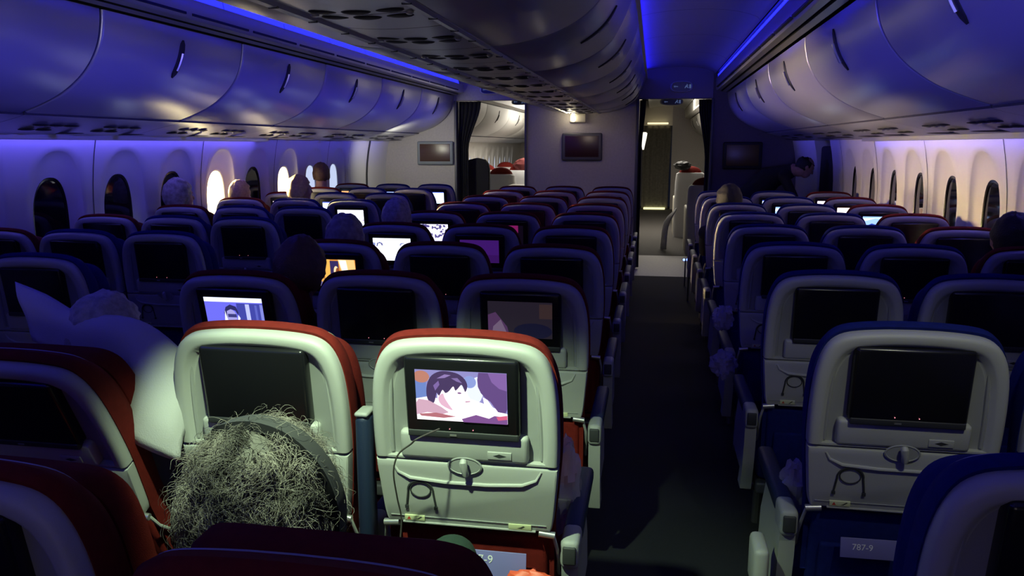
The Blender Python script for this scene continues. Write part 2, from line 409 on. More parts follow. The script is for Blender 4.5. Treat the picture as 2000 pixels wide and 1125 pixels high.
def side_bin(side, y0, y1, label, group='side overhead bins', m='bin', handle=True):
    root = empty('overhead_bin', (0, 0, 0)); tag(root, label, 'overhead bin', group)
    # body behind the door
    b = MB(); g = [(1.68, 2.186), (1.69, 2.24), (2.0, 2.3), (2.55, 2.3), (2.60, 1.75), (2.15, 1.73)]
    off = DOOR[::4]; ins = [(u + .03, z + .02) for u, z in off]
    loop = [(ux(u, side), z) for u, z in ins + [(2.55, 1.78), (2.55, 2.3), (1.75, 2.3)]]
    b.rings([[(x, y, z) for x, z in loop] for y in (y0 + .001, y1 - .001)], M['bindark']); obj('bin_body', b, root, smooth=0)
    b = MB(); P, _ = extr(b, DOOR, side, y0 + .009, y1 - .009, M[m]); d = obj('door', b, root, smooth=60)
    if handle: obj('handle', handle_mesh(DOOR, side, 4, 14, (y0 + y1) / 2), d)
    return root
SL = [-.4, .9, 2.17, 3.45, 4.75, 6.04, 7.37, 8.67, 10.08]
SR = [-1.1, .4, 1.95, 3.5, 5.02, 6.56, 8.1, 10.08]
for i in range(len(SL) - 1):
    vis = i - 2
    side_bin(-1, SL[i], SL[i + 1], f'left overhead bin, {ordn[max(vis, 0)]} in view from the camera end' if vis >= 0 else f'left overhead bin {["behind the camera", "just above the camera"][i]}')
for i in range(len(SR) - 1):
    vis = i - 2
    side_bin(1, SR[i], SR[i + 1], f'right overhead bin, {ordn[max(vis, 0)]} in view from the camera end' if vis >= 0 else f'right overhead bin {["behind the camera", "just above the camera"][i]}')
# service panels below the side bins
PM = dict(sock=MB().ell((0, 0, 0), (.035, .05, .006), M['bindark'], 16, 6).mesh('socket'), noz=MB().ell((0, 0, 0), (.013, .016, .007), M['metal'], 12, 6).mesh('nozzle'), vent=MB().ell((0, 0, 0), (.12, .035, .004), M['bindark'], 16, 6).mesh('vent'), op=MB().ell((0, 0, 0), (.046, .032, .007), M['bindark'], 20, 6).mesh('opening'))
PSU = catmull([(2.152, 1.704), (2.20, 1.690), (2.33, 1.660), (2.47, 1.628), (2.60, 1.612), (2.64, 1.61)], 3)
def side_psu(side, y0, y1, label, plain=False):
    root = empty('service_panel', (0, 0, 0)); tag(root, label, 'service panel', 'service panels under the side bins')
    b = MB(); b.grid([[(ux(u, side), y0 + .002, z), (ux(u, side), y1 - .002, z)] for u, z in PSU], M['bin'])
    b.grid([[(ux(u, side), y0 + .002, z), (ux(u, side), y1 - .002, z)] for u, z in [(2.152, 1.704), (2.150, 1.716), (2.165, 1.73)]], M['bindark'])
    obj('panel', b, root, smooth=60)
    for q in ((y1 - y0) * .30, (y1 - y0) * .72):
        yc = y0 + q
        for dy, du in ((-.11, 2.30), (0, 2.30), (.11, 2.30), (-.10, 2.40), (.02, 2.40)):
            z = 1.667 - .22 * (du - 2.30)
            link('reading_lamp_socket', PM['sock'], root, (ux(du, side), yc + dy, z - .004))
        for dy in (-.11, 0, .11): link('air_nozzle', PM['noz'], root, (ux(2.30, side), yc + dy, 1.658))
        link('vent', PM['vent'], root, (ux(2.45, side), yc + .25, 1.626))
for i in range(len(SL) - 1): side_psu(-1, SL[i], SL[i + 1], f'service panel with lamp sockets under left overhead bin, {ordn[max(i - 2, 0)]} in view' if i > 1 else f'left service panel {["behind the camera", "just above the camera"][i]}')
for i in range(len(SR) - 1): side_psu(1, SR[i], SR[i + 1], f'service panel with lamp sockets under right overhead bin, {ordn[max(i - 2, 0)]} in view' if i > 1 else f'right service panel {["behind the camera", "just above the camera"][i]}')

for side, sn, ya, yb in ((-1, 'left', 3.3, 6.6), (1, 'right', 3.6, 7.0)):
    b = MB(); b.box((min(ux(2.560, side), ux(2.585, side)), ya, 1.606), (max(ux(2.560, side), ux(2.585, side)), yb, 1.611), M['led_wall'])
    bl = MB(); bl.box((min(ux(2.535, side), ux(2.548, side)), ya - .1, 1.590), (max(ux(2.535, side), ux(2.548, side)), yb + .1, 1.622), M['bin'], .003); struct(obj('trim_1%d' % (4 + (side > 0)), bl))
    tag(obj('wall_wash_light', b), f'slim blue wash light above the {sn} windows', 'light')
# ------------------------------------------------------------------ centre bins
CD = catmull([(.218, 1.954), (.32, 1.963), (.44, 1.99), (.555, 2.04), (.645, 2.115), (.70, 2.21), (.735, 2.30), (.75, 2.36)], 4)
def centre_bin(side, y0, y1, label):
    root = empty('overhead_bin', (0, 0, 0)); tag(root, label, 'overhead bin', 'centre overhead bins')
    b = MB(); loop = [(side * (u - .03), z + .02) for u, z in CD[::4]] + [(side * .70, 2.37), (side * .02, 2.37), (side * .02, 1.985)]
    b.rings([[(x, y, z) for x, z in loop] for y in (y0 + .001, y1 - .001)], M['bindark']); obj('bin_body', b, root, smooth=0)
    b = MB()
    P = [Vector((side * u, 0, z)) for u, z in CD]; nr = []
    for i in range(len(P)):
        t = (P[min(i + 1, len(P) - 1)] - P[max(i - 1, 0)]).normalized(); n = Vector((-t.z * side, 0, t.x * side))
        if n.z < 0: n = -n
        nr.append(n)
    rows = []; rnd = .012
    for yy, d in ((y0 + .006, .022), (y0 + .006, rnd), (y0 + .010, .004), (y0 + .018, 0), (y1 - .018, 0), (y1 - .010, .004), (y1 - .006, rnd), (y1 - .006, .022)):
        rows.append([p + n * d + Vector((0, yy, 0)) for p, n in zip(P, nr)])
    b.grid(rows, M['bin']); d = obj('door', b, root, smooth=60)
    # handle
    b = MB(); yc = (y0 + y1) / 2 - .05; seg = list(zip(P, nr))[11:20]; L = len(seg) - 1; rings = []
    for i, (p, n) in enumerate(seg):
        f = i / L; hw = .024 * max(.12, sqrt(max(0, 1 - (2 * f - 1) ** 4))); p = p + Vector((0, yc, 0))
        rings.append([p - n * .003 + Vector((0, -hw, 0)), p - n * .007 + Vector((0, -hw * .8, 0)), p - n * .007 + Vector((0, hw * .8, 0)), p - n * .003 + Vector((0, hw, 0)), p + n * .004 + Vector((0, hw, 0)), p + n * .004 + Vector((0, -hw, 0))])
    b.rings(rings, M['bindark']); b.tube([p - n * .011 + Vector((0, yc, 0)) for p, n in seg[3:6]], .006, M['metal'], 8)
    obj('handle', b, d)
    return root
SC = [-.4, .85, 2.08, 3.29, 4.42, 5.66, 6.87, 8.08, 9.3, 10.08]
for i in range(len(SC) - 1):
    for side, sn in ((1, 'right'), (-1, 'left')):
        centre_bin(side, SC[i], SC[i + 1], (f'centre overhead bin, {sn}-hand side, {ordn[max(i - 2, 0)]} in view' if i > 1 else f'centre overhead bin, {sn}-hand side, {["behind the camera", "just above the camera"][i]}'))
b = MB()
for side in (-1, 1):
    b.grid([[(side * u, Y0, z), (side * u, YB, z)] for u, z in [(.216, 1.975), (.216, 1.950), (.206, 1.942), (.186, 1.944), (.176, 1.956), (.165, 1.956)]], M['bin'])
    b.box((side * .763 - .012, Y0, 2.352), (side * .763 + .012, YB, 2.374), M['bin'])
    y = Y0
    while y < YB: b.box((side * .196 - .014, y, 1.9405), (side * .196 + .014, y + .006, 1.947), M['bindark']); y += .27
struct(obj('trim_9', b))
cpanel = catmull([(-.17, 1.955), (-.10, 1.949), (0, 1.946), (.10, 1.949), (.17, 1.955)], 3)
for i in range(len(SC) - 1):
    root = empty('service_panel', (0, 0, 0)); tag(root, f'centre ceiling service panel with oval lamp openings, {ordn[max(i - 2, 0)]} in view' if i > 1 else f'centre ceiling service panel {["behind the camera", "just above the camera"][i]}', 'service panel', 'service panels under the centre bins')
    y0, y1 = SC[i], SC[i + 1]; b = MB()
    for q in range(4):
        a, c = y0 + (y1 - y0) * q / 4, y0 + (y1 - y0) * (q + 1) / 4
        b.grid([[(u, a + .004, z), (u, c - .004, z)] for u, z in cpanel], M['bin'])
    b.box((-.168, y0, 1.96), (.168, y1, 1.97), M['bindark']); obj('panel', b, root, smooth=60)
    for q in (.25, .75):
        yc = y0 + (y1 - y0) * q
        for dx in (-.102, 0, .102):
            for dy in (-.05, .05): link('lamp_opening', PM['op'], root, (dx, yc + dy, 1.9465 + .004 * (abs(dx) > .05)))
        for dx in (-.115, .115): link('air_nozzle', PM['noz'], root, (dx * 1.3, yc, 1.949))

# ------------------------------------------------------------------ SEAT
PIV = (0, .092, .475); A0 = radians(7)
_half = [(.199, .185), (.206, .21), (.214, .29), (.220, .36), (.2215, .42), (.220, .49), (.2145, .55), (.203, .595), (.184, .627), (.155, .645), (.11, .653), (.055, .657)]
_half = catmull(_half, 3)
OUT = [(x, h) for x, h in _half] + [(0, .658)] + [(-x, h) for x, h in _half[::-1]]
def inset(d, hb=None, top=None):
    res = []
    for x, h in OUT:
        fx_ = 1 - d / .221; res.append((x * fx_, .185 + (h - .185) * (1 - d / .473) if h > .4 else h))
    return res
def clip_h(pts, h0):
    """closed polygon of the part of the outline above h0"""
    return [p for p in pts if p[1] >= h0]
def seat_parts():
    D = {}
    H0 = .3585
    up = [i for i, p in enumerate(OUT) if p[1] >= H0 - .001]
    def ring(d, t, dz=0):
        pts = inset(d); return [(pts[i][0], t, pts[i][1] + (dz if pts[i][1] < .4 else 0)) for i in up]
    # --- upper shell
    b = MB()
    prof = [(0, .075), (0, .020), (.0015, .008), (.006, .002), (.012, 0), (.024, 0), (.030, .003), (.040, .016), (.046, .020)]
    R = [ring(d, t) for d, t in prof]
    b.grid(R, M['shell'])
    base = R[-1]; m = M['shell_in']
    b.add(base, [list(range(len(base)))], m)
    # bottom closing lip
    b.grid([[r[0] for r in R], [(r[0][0], .075, r[0][2]) for r in R]], M['shell']); b.grid([[r[-1] for r in R], [(r[-1][0], .075, r[-1][2]) for r in R]], M['shell'])
    b.box((-.205, .004, H0 - .001), (.205, .07, H0 + .004), M['shell'])
    # raised console under the screen, sculpted side ribs
    b.box((-.155, -.001, H0 + .002), (.150, .028, H0 + .072), M['shell'], .010)
    for s in (-1, 1):
        b.tube([(s * (.180 - .012 * (k / 8) ** 2), .018, H0 + .01 + .245 * k / 8) for k in range(9)], [.006] * 9, m, 8)
    D['back_shell'] = b
    # --- screen unit
    b = MB(); b.box((-.1335, -.008, .430), (.1335, .030, .622), M['bezel'], .010); b.box((-.130, -.010, .424), (.130, .012, .441), M['groove'], .003)
    b.box((-.03, -.0115, .430), (-.014, -.009, .434), M['metal'])
    D['screen'] = b
    # --- tray table (lower panel)
    b = MB()
    lo = [p for p in OUT if p[1] < H0 - .004]
    left = [p for p in lo if p[0] < 0]; right = [p for p in lo if p[0] > 0]
    loopo = right + [(.2190, H0 - .006)] + [(-.2190, H0 - .006)] + left
    def rl(s, t): return [((x - 0) * (1 - s), t, .27 + (h - .27) * (1 - s * 2.2)) for x, h in loopo]
    b.rings([rl(0, .045), rl(0, .010), rl(.012, .003), rl(.03, .001)], M['shell'])
    # sculpted swoosh rib
    b.tube([(-.175, .002, .340), (-.165, .001, .322), (-.135, -.0005, .308), (-.05, -.001, .302), (.05, -.001, .302), (.135, -.0005, .308), (.168, .001, .322), (.18, .002, .345)], [.003, .004, .005, .005, .005, .005, .004, .003], M['shell'], 8)
    b.box((-.19, -.0012, .203), (.19, .004, .2045), M['shell_in']); b.box((-.16, -.003, .186), (.165, .002, .189), M['shell'])
    D['tray_table'] = b
    # --- latch with oval recess
    b = MB()
    th = [2 * pi * k / 28 for k in range(28)]
    b.rings([[(.042 * cos(t), -.003, .350 + .024 * sin(t)) for t in th], [(.038 * cos(t), -.0045, .350 + .021 * sin(t)) for t in th], [(.034 * cos(t), -.001, .350 + .018 * sin(t)) for t in th]], M['shell_in'])
    b.tube([(0, -.011, .370), (0, -.016, .366), (.002, -.017, .350), (.004, -.014, .336), (.005, -.009, .331)], [.008, .0095, .0085, .0085, .006], M['shell'], 12)
    D['tray_latch'] = b
    # --- cup ring
    b = MB(); cx, cz = -.112, .274
    arc = [(cx + .031 * cos(a), -.001, cz + .028 * sin(a)) for a in [pi + .1 - (pi + .2) * k / 16 for k in range(17)]]
    b.tube([(cx - .036, -.001, cz - .040)] + arc + [(cx + .036, -.001, cz - .040)], .0026, M['groove'], 6)
    b.tube([(cx + .025 * cos(a), -.001, cz + .004 + .020 * sin(a)) for a in [2 * pi * k / 20 for k in range(21)]], .0016, M['groove'], 6)
    for s in (-1, 1): b.box((cx + s * .036 - .004, -.004, cz - .048), (cx + s * .036 + .004, .002, cz - .040), M['groove'])
    D['cup_holder'] = b
    # --- labels
    b = MB(); b.box((-.155, -.0025, .192), (-.105, .002, .2065), M['label'], .001)
    b.add([(-.149, -.0027, .195), (-.139, -.0027, .195), (-.144, -.0027, .204)], [(0, 1, 2)], M['red_ink'])
    b.add([(-.128, -.0027, .196), (-.121, -.0027, .1955), (-.111, -.0027, .203), (-.115, -.0027, .204), (-.122, -.0027, .1985)], [(0, 1, 2, 3, 4)], M['ink'])
    D['warning_label'] = b
    b = MB(); b.box((.100, -.0025, .190), (.155, .002, .2045), M['label'], .001)
    b.add([(.120, -.0027, .194), (.132, -.0027, .193), (.140, -.0027, .199), (.136, -.0027, .201), (.129, -.0027, .197)], [(0, 1, 2, 3, 4)], M['ink'])
    D['instruction_label'] = b
    b = MB(); b.box((.055, -.0035, .372), (.112, 0, .392), M['shell'], .002)
    b.add([(.068, -.0037, .382), (.083, -.0037, .387), (.100, -.0037, .382), (.083, -.0037, .377)], [(0, 1, 2, 3)], M['groove']); D['name_plate'] = b
    # --- tray arms with silver hinge caps
    for s, nm in ((-1, 'l'), (1, 'r')):
        b = MB(); b.tube([(s * .172, .006, .180), (s * .210, .006, .176)], .009, M['metal'], 12)
        b.tube([(s * .206, .010, .172), (s * .214, .018, .13), (s * .214, .045, .08), (s * .208, .085, .02), (s * .205, .13, -.02)], .0045, M['shell'], 8)
        D['tray_arm_' + nm] = b
    # --- back cushion (fabric wraps the shell edge)
    def cush(m):
        b = MB(); R = []
        for e, t, dn, up in ((-.012, .034, 0, 0), (.003, .028, 0, .004), (.004, .036, 0, .009), (.004, .052, 0, .010), (.002, .075, .004, 0), (-.008, .10, .028, 0), (-.03, .125, .05, 0), (-.06, .133, .06, 0), (-.14, .135, .07, 0)):
            R.append([(x * (1 + min(e, .003) / .221), t, -.02 + (h + .02) * (1 + e / .66) + (up - dn) * max(0, (h - .4) / .26) if h > .3 else (h if h > .19 else -.02)) for x, h in OUT])
        # bottom part of the outline extended down to the seat
        R = [[p for p in r] for r in R]
        b.rings(R, m); return b
    def headrest(m):
        b = MB(); R = []
        base = [(x, h) for x, h in OUT]
        for e, t in ((-.03, .085), (-.012, .095), (-.006, .12), (-.012, .150), (-.035, .165), (-.09, .168)):
            rr = []
            for x, h in base:
                hh = max(h, .40); k = 1 + e / .22
                wing = .018 * min(1, abs(x) / .2) ** 3
                rr.append((x * k * .985, t + wing, .55 + (hh - .55) * (1 + e / .15) - .022 - t * .12))
            R.append(rr)
        b.rings(R, m); return b
    D['cushion_red'] = cush(M['red']); D['cushion_blue'] = cush(M['blue'])
    D['headrest_red'] = headrest(M['red']); D['headrest_blue'] = headrest(M['blue'])
    # --- pocket behind the lower back
    for c in ('red', 'blue'):
        b = MB(); b.box((-.19, .02, -.10), (.19, .05, .165), M[c], .014); b.box((-.165, .004, -.08), (.165, .022, .075), M[c], .008)
        D['pocket_' + c] = b
        b = MB(); b.box((-.212, .15, .335), (.212, .62, .455), M[c], .035); D['seat_' + c] = b
    # --- static parts in seat coordinates
    b = MB(); b.box((-.21, .14, .29), (.21, .60, .335), M['frame'], .01); b.tube([(-.24, .20, .30), (.24, .20, .30)], .018, M['frame'], 10); b.tube([(-.24, .50, .30), (.24, .50, .30)], .018, M['frame'], 10); D['seat_frame'] = b
    b = MB(); b.tube([(0, .22, .30), (0, .14, .15), (0, .10, .0)], .018, M['frame'], 10); D['leg_rear'] = b
    b = MB(); b.tube([(0, .48, .30), (0, .50, .15), (0, .52, .0)], .018, M['frame'], 10); D['leg_front'] = b
    # --- armrest (pad + hinge + support)
    b = MB(); b.box((-.024, .175, .585), (.024, .56, .630), M['navy'], .014); D['arm_pad'] = b
    b = MB()
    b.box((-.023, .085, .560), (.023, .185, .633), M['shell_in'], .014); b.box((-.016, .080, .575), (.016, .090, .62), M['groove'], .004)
    b.rings([[(x, y, z) for x, y in ((-.020, ya), (.020, ya), (.020, yb), (-.020, yb))] for ya, yb, z in ((.100, .165, .575), (.105, .160, .50), (.125, .185, .40), (.16, .24, .30))], M['shell_in'])
    D['arm_support'] = b
    b = MB(); b.rings([[(x, y, z) for x, y in ((-.012, ya), (.012, ya), (.012, yb), (-.012, yb))] for ya, yb, z in ((.20, .42, .575), (.20, .50, .45), (.22, .52, .34))], M['shell_in']); D['arm_side'] = b
    return D
SP = {k: v.mesh(k) for k, v in seat_parts().items()}
# two tiny red lights under the screen
b = MB()
for x in (-.030, .025): b.ell((x, -.0095, .4475), .0013, M['dot'], 8, 6)
DOTS = b.mesh('status_light')

# ------------------------------------------------------------------ screen pictures (flat displays)
def disp(polys, w_=.212, h_=.124):
    """polys: list of (points in 0..1 x 0..1, (r,g,b,s)); drawn back to front, each a hair nearer"""
    b = MB(); x0, z0 = -.106, .468
    for i, (pts, c) in enumerate(polys):
        y = -.0085 - .00012 * i
        b.add([(x0 + u * w_, y, z0 + v * h_) for u, v in pts], [list(range(len(pts)))], E(*c))
    return b.mesh('display', smooth=0)
def circ(cx, cy, rx, ry, n=18, a0=0, wob=0, seed=1):
    rr = random.Random(seed); return [(min(1, max(0, cx + rx * (1 + rr.uniform(-wob, wob)) * cos(a0 + 2 * pi * k / n))), min(1, max(0, cy + ry * (1 + rr.uniform(-wob, wob)) * sin(a0 + 2 * pi * k / n)))) for k in range(n)]
FULL = [(0, 0), (1, 0), (1, 1), (0, 1)]
def rect(a, b_, c, d): return [(a, b_), (c, b_), (c, d), (a, d)]
DSP = {}
def sm(P): 
    P = list(P); return [(min(1, max(0, a)), min(1, max(0, c))) for a, c in catmull([P[-1]] + P + [P[0], P[1]], 3)[3:-3]]
DSP['film'] = disp([
    (FULL, (.30, .28, .62, 1)), (rect(0, .25, .12, .8), (.16, .25, .62, 1)), (circ(.07, .86, .09, .12), (.55, .22, .16, 1)),
    (circ(.20, .75, .06, .12), (.55, .60, .95, 1)), (circ(.60, .62, .16, .30, wob=.2), (.75, .8, 1, 1.2)), (circ(.60, .80, .07, .12), (.28, .36, .75, 1)),
    ([(0, 0), (0, .42), (.15, .48), (.38, .38), (.62, .46), (.82, .34), (1, .2), (1, 0)], (1, .9, .95, 1.5)),
    (circ(.41, .50, .15, .24, 26), (1, .80, .86, 1.15)), (circ(.46, .46, .10, .18, 22), (1, .94, .96, 1.6)),
    (sm([(.24, .50), (.27, .32), (.42, .20), (.56, .26), (.59, .34), (.57, .38), (.605, .44), (.575, .54), (.56, .62), (.45, .7), (.3, .7)]), (1, .90, .93, 1.4)), (sm([(.25, .46), (.28, .32), (.40, .22), (.36, .34), (.32, .46), (.30, .55)]), (.85, .50, .66, 1)),
    (sm([(.13, .42), (.12, .58), (.14, .76), (.19, .90), (.28, .985), (.38, .99), (.48, .95), (.55, .85), (.575, .72), (.55, .60), (.535, .66), (.51, .74), (.47, .66), (.44, .62), (.42, .70), (.37, .60), (.33, .56), (.30, .62), (.26, .50), (.235, .56), (.22, .46), (.20, .36), (.17, .34)]), (.060, .028, .12, 1)),
    ([(.24, .84), (.33, .93), (.40, .92), (.33, .86)], (.30, .20, .50, 1)), ([(.40, .86), (.47, .87), (.52, .77), (.46, .8)], (.24, .16, .42, 1)), ([(.2, .7), (.26, .8), (.27, .72), (.22, .6)], (.22, .13, .4, 1)),
    (circ(.485, .575, .022, .018), (.25, .12, .3, 1)), ([(.545, .42), (.60, .43), (.60, .41), (.55, .395)], (.6, .3, .45, 1)),
    ([(0, .34), (.03, .42), (.14, .40), (.28, .28), (.36, .18), (.30, .14), (.12, .16), (0, .10)], (.70, .42, .55, 1)),
    ([(.03, .12), (.22, .16), (.44, .10), (.30, .06), (.05, .08)], (.50, .16, .20, 1)),
    ([(.70, 1), (.685, .86), (.69, .72), (.72, .60), (.77, .50), (.82, .44), (.86, .34), (.90, .24), (.98, .22), (1, .30), (1, 1)], (.13, .06, .24, 1)),
    ([(.80, 1), (.84, .82), (.92, .7), (1, .66), (1, 1)], (.24, .12, .40, 1)),
    ([(.74, .52), (.79, .47), (.84, .34), (.90, .24), (.84, .18), (.76, .28)], (1, .85, .92, 1.5)),
    ([(.50, .06), (.66, .16), (.80, .10), (.86, .16), (1, .14), (1, 0), (.52, 0)], (.22, .08, .30, 1)), ([(.88, .14), (1, .18), (1, .10), (.9, .07)], (.75, .12, .25, 1)), ])
DSP['bluefilm'] = disp([(FULL, (.16, .16, .90, 1.1)), (rect(0, .87, 1, 1), (.75, .80, 1, 1.6)), (rect(.55, 0, 1, .84), (.06, .07, .42, 1)), (rect(.70, 0, .77, .82), (.45, .48, .95, 1.3)), (rect(.86, 0, .90, .8), (.12, .14, .6, 1)), (rect(.95, 0, 1, .82), (.25, .28, .8, 1)),
    (circ(.43, .42, .10, .24), (.42, .40, .85, 1)), ([(.34, .30), (.32, .55), (.36, .72), (.44, .80), (.54, .74), (.57, .56), (.55, .50), (.52, .62), (.44, .66), (.37, .60), (.36, .40)], (.03, .03, .14, 1)),
    ([(.34, .62), (.31, .3), (.37, .02), (.40, .1), (.36, .4)], (.75, .78, 1, 1.3)), ([(.56, .5), (.59, .4), (.55, .24), (.52, .05), (.50, .2), (.54, .36)], (.7, .72, 1, 1.3)), (rect(.38, .42, .53, .52), (.05, .05, .22, 1)), ([(.40, 0), (.42, .2), (.52, .22), (.56, 0)], (.05, .05, .25, 1))])
DSP['orangefilm'] = disp([(FULL, (.75, .28, .045, 1)), (rect(0, 0, .16, 1), (.42, .22, .25, 1)), (rect(.02, .1, .09, .9), (.25, .14, .3, 1)), (rect(.16, 0, .29, 1), (.85, .42, .10, 1)), (rect(.29, 0, .31, 1), (.4, .14, .03, 1)), (rect(.31, 0, .44, 1), (1, .50, .10, 1.1)),
    ([(0, 0), (0, .2), (.14, .28), (.28, .12), (.34, 0)], (.22, .18, .45, 1)), (rect(.44, 0, .63, .95), (.04, .03, .13, 1)), ([(.62, 1), (.98, 1), (1, .5), (1, .2), (.85, .35), (.70, .42), (.66, .7)], (1, .58, .22, 1.2)), ([(.64, .98), (.80, .98), (.84, .5), (.74, .4), (.68, .7)], (1, .88, .62, 1.6)),
    (circ(.57, .56, .055, .20), (1, .72, .42, 1.2)), (circ(.60, .54, .04, .16), (.30, .08, .03, 1)), ([(.44, 0), (.52, .24), (.66, .30), (.78, .34), (1, .3), (1, 0)], (.85, .38, .22, 1)), ([(.60, .3), (.80, .36), (.95, .4), (.98, .6), (.84, .5)], (1, .9, .75, 1.4))])
WH = (.82, .90, 1, 2.2)
DSP['white'] = disp([(FULL, WH), (rect(.04, .83, .96, .845), (.45, .55, .9, 1)),
    ([(.10, .78), (.18, .83), (.25, .78), (.27, .66), (.22, .68), (.20, .76), (.14, .76), (.12, .64), (.08, .62)], (.18, .18, .42, 1)), ([(.70, .70), (.74, .80), (.82, .80), (.87, .74), (.82, .76), (.76, .74), (.74, .66)], (.35, .38, .7, 1)), (rect(0, .66, .06, .8), (.3, .35, .7, 1))])
rr = random.Random(5)
DSP['mottled'] = disp([(FULL, (.80, .76, 1, 1.5))] + [(circ(rr.uniform(.05, .95), rr.uniform(.3, .95), rr.uniform(.03, .09), rr.uniform(.04, .11), 7, 0, .5, q), (.10, .08, .28, 1)) for q in range(26)] + [(circ(rr.uniform(.1, .9), rr.uniform(.05, .9), .04, .06, 7, 0, .5, q), (.95, .9, 1, 1.8)) for q in range(14)])
DSP['menu'] = disp([(FULL, (.9, .92, 1, 2.2)), (rect(0, .45, .03, .7), (1, .1, .2, 1)), (rect(0, .05, 1, .09), (.5, .5, .8, 1)), (circ(.97, .35, .03, .05), (.5, .4, .9, 1))])
DSP['cool'] = disp([(FULL, (.50, .66, 1, 2.6)), (rect(.02, .02, .98, .98), (.72, .84, 1, 2.6)), (rect(0, .93, 1, 1), (.05, .1, .8, 1))])
DSP['bluewhite'] = disp([(FULL, (.7, .78, 1, 2.2)), (rect(0, 0, 1, .12), (.03, .05, .6, 1))])
DSP['warmwhite'] = disp([(FULL, (1, .78, .70, 1.9)), (rect(.6, .05, .95, .95), (1, .55, .36, 1.2)), (rect(.1, .55, .5, .9), (1, .9, .9, 2))])
DSP['pinkwhite'] = disp([(FULL, (1, .85, .95, 2.2)), (circ(.8, .7, .12, .2), (.5, .3, .6, 1))])
DSP['wave'] = disp([(FULL, (.30, .48, 1, 1.6)), ([(0, 0), (0, .35), (.3, .6), (.6, .45), (1, .75), (1, 0)], (.02, .05, .45, 1)), ([(0, .7), (.4, .9), (1, .8), (1, .95), (0, .9)], (.7, .85, 1, 2))])
DSP['purple'] = disp([(FULL, (.035, .006, .10, 1)), (rect(0, .35, 1, 1), (.045, .008, .14, 1))])
DSP['magenta'] = disp([(FULL, (.004, .002, .006, 1)), (rect(.15, .62, .85, 1), (.20, .01, .10, 1))])
DSP['dimgrey'] = disp([(FULL, (.016, .012, .020, 1)), ([(0, 0), (0, .62), (.12, .7), (.30, .30), (.34, 0)], (.07, .03, .09, 1)), ([(.05, 0), (.08, .3), (.2, .5), (.3, .1), (.28, 0)], (.15, .10, .17, 1)), (rect(.8, .55, 1, .95), (.035, .02, .02, 1)), (circ(.7, .2, .3, .22), (.006, .006, .022, 1))])
DSP['orange'] = disp([(FULL, (1, .42, .16, 1.5)), (rect(.6, 0, 1, 1), (.8, .3, .2, 1))])
DSP['bluestrip'] = disp([(FULL, (.01, .01, .06, 1)), (rect(.05, .75, .95, .98), (.25, .35, 1, 3))])
DSP['mixed'] = disp([(FULL, (.8, .75, .8, 1.3)), (circ(.2, .4, .12, .3, 9, 0, .4, 3), (.1, .05, .08, 1)), (circ(.3, .75, .1, .15, 9, 0, .4, 4), (1, .9, .85, 1.8))])

def seat(name_label, x, y, colr, recline=0, display=None, dots=False, arm_r=True, arm_l=False, group='rows of passenger seats', rz=0):
    root = empty('airline_seat', (x, y, 0), rz); tag(root, name_label, 'seat', group)
    rot = (A0 + radians(recline), 0, 0)
    def bp(n, me): return link(n, me, root, PIV, rot)
    sh = bp('back_shell', SP['back_shell']); scr = link('screen', SP['screen'], root, PIV, rot)
    if display: link('display', DSP[display], scr)
    if dots: link('status_light', DOTS, scr)
    link('name_plate', SP['name_plate'], sh)
    tt = bp('tray_table', SP['tray_table']); link('tray_latch', SP['tray_latch'], tt); link('cup_holder', SP['cup_holder'], tt); link('warning_label', SP['warning_label'], tt); link('instruction_label', SP['instruction_label'], tt)
    bp('tray_arm', SP['tray_arm_l']); bp('tray_arm', SP['tray_arm_r']); bp('back_cushion', SP['cushion_' + colr]); bp('headrest', SP['headrest_' + colr]); bp('seat_pocket', SP['pocket_' + colr])
    link('seat_cushion', SP['seat_' + colr], root); fr = link('seat_frame', SP['seat_frame'], root)
    for n, lx in (('leg_rear', -.15), ('leg_front', -.15), ('leg_rear', .15), ('leg_front', .15)): link('leg', SP[n], root, (lx, 0, 0))
    for on, s in ((arm_r, 1), (arm_l, -1)):
        if on:
            a = link('armrest', SP['arm_support'], root, (s * .2435, 0, 0)); link('arm_pad', SP['arm_pad'], a); link('arm_side', SP['arm_side'], a)
    return root
CENX = {'D': -.512, 'E': -.025, 'F': .465}; SX = {'C': -1.435, 'B': -1.917, 'A': -2.400, 'G': 1.495, 'H': 1.980, 'K': 2.460}
POS = {'D': 'left-aisle', 'E': 'middle', 'F': 'right-aisle', 'C': 'aisle', 'B': 'middle', 'A': 'window', 'G': 'aisle', 'H': 'middle', 'K': 'window'}
ON = {'F1': 'film', 'D2': 'bluefilm', 'D3': 'orangefilm', 'D4': 'white', 'D5': 'mottled', 'C9': 'cool', 'C6': 'menu', 'B7': 'cool', 'B6': 'bluewhite', 'A7': 'pinkwhite', 'A9': 'orange', 'B9': 'bluestrip',
      'A5': 'bluewhite', 'H8': 'cool', 'H7': 'wave', 'K8': 'pinkwhite', 'K7': 'warmwhite', 'K6': 'wave', 'G7': 'mixed', 'F2': 'dimgrey', 'E4': 'purple', 'E5': 'magenta', 'F8': 'bluestrip', 'E3': None}
SAY = {'film': 'bright film scene on its screen', 'bluefilm': 'blue film scene on its screen', 'orangefilm': 'orange film scene on its screen', 'white': 'white cartoon-like picture on screen', 'mottled': 'mottled white and violet screen', 'cool': 'glowing blue-white screen',
       'menu': 'glowing white screen', 'bluewhite': 'pale blue lit screen', 'pinkwhite': 'pinkish white lit screen', 'orange': 'orange lit screen', 'bluestrip': 'narrow blue band on screen', 'wave': 'blue wavy lit screen', 'warmwhite': 'warm pink-orange lit screen', 'mixed': 'screen half lit behind a head', 'dimgrey': 'dim purple-grey screen', 'purple': 'dim violet screen', 'magenta': 'dim magenta screen'}
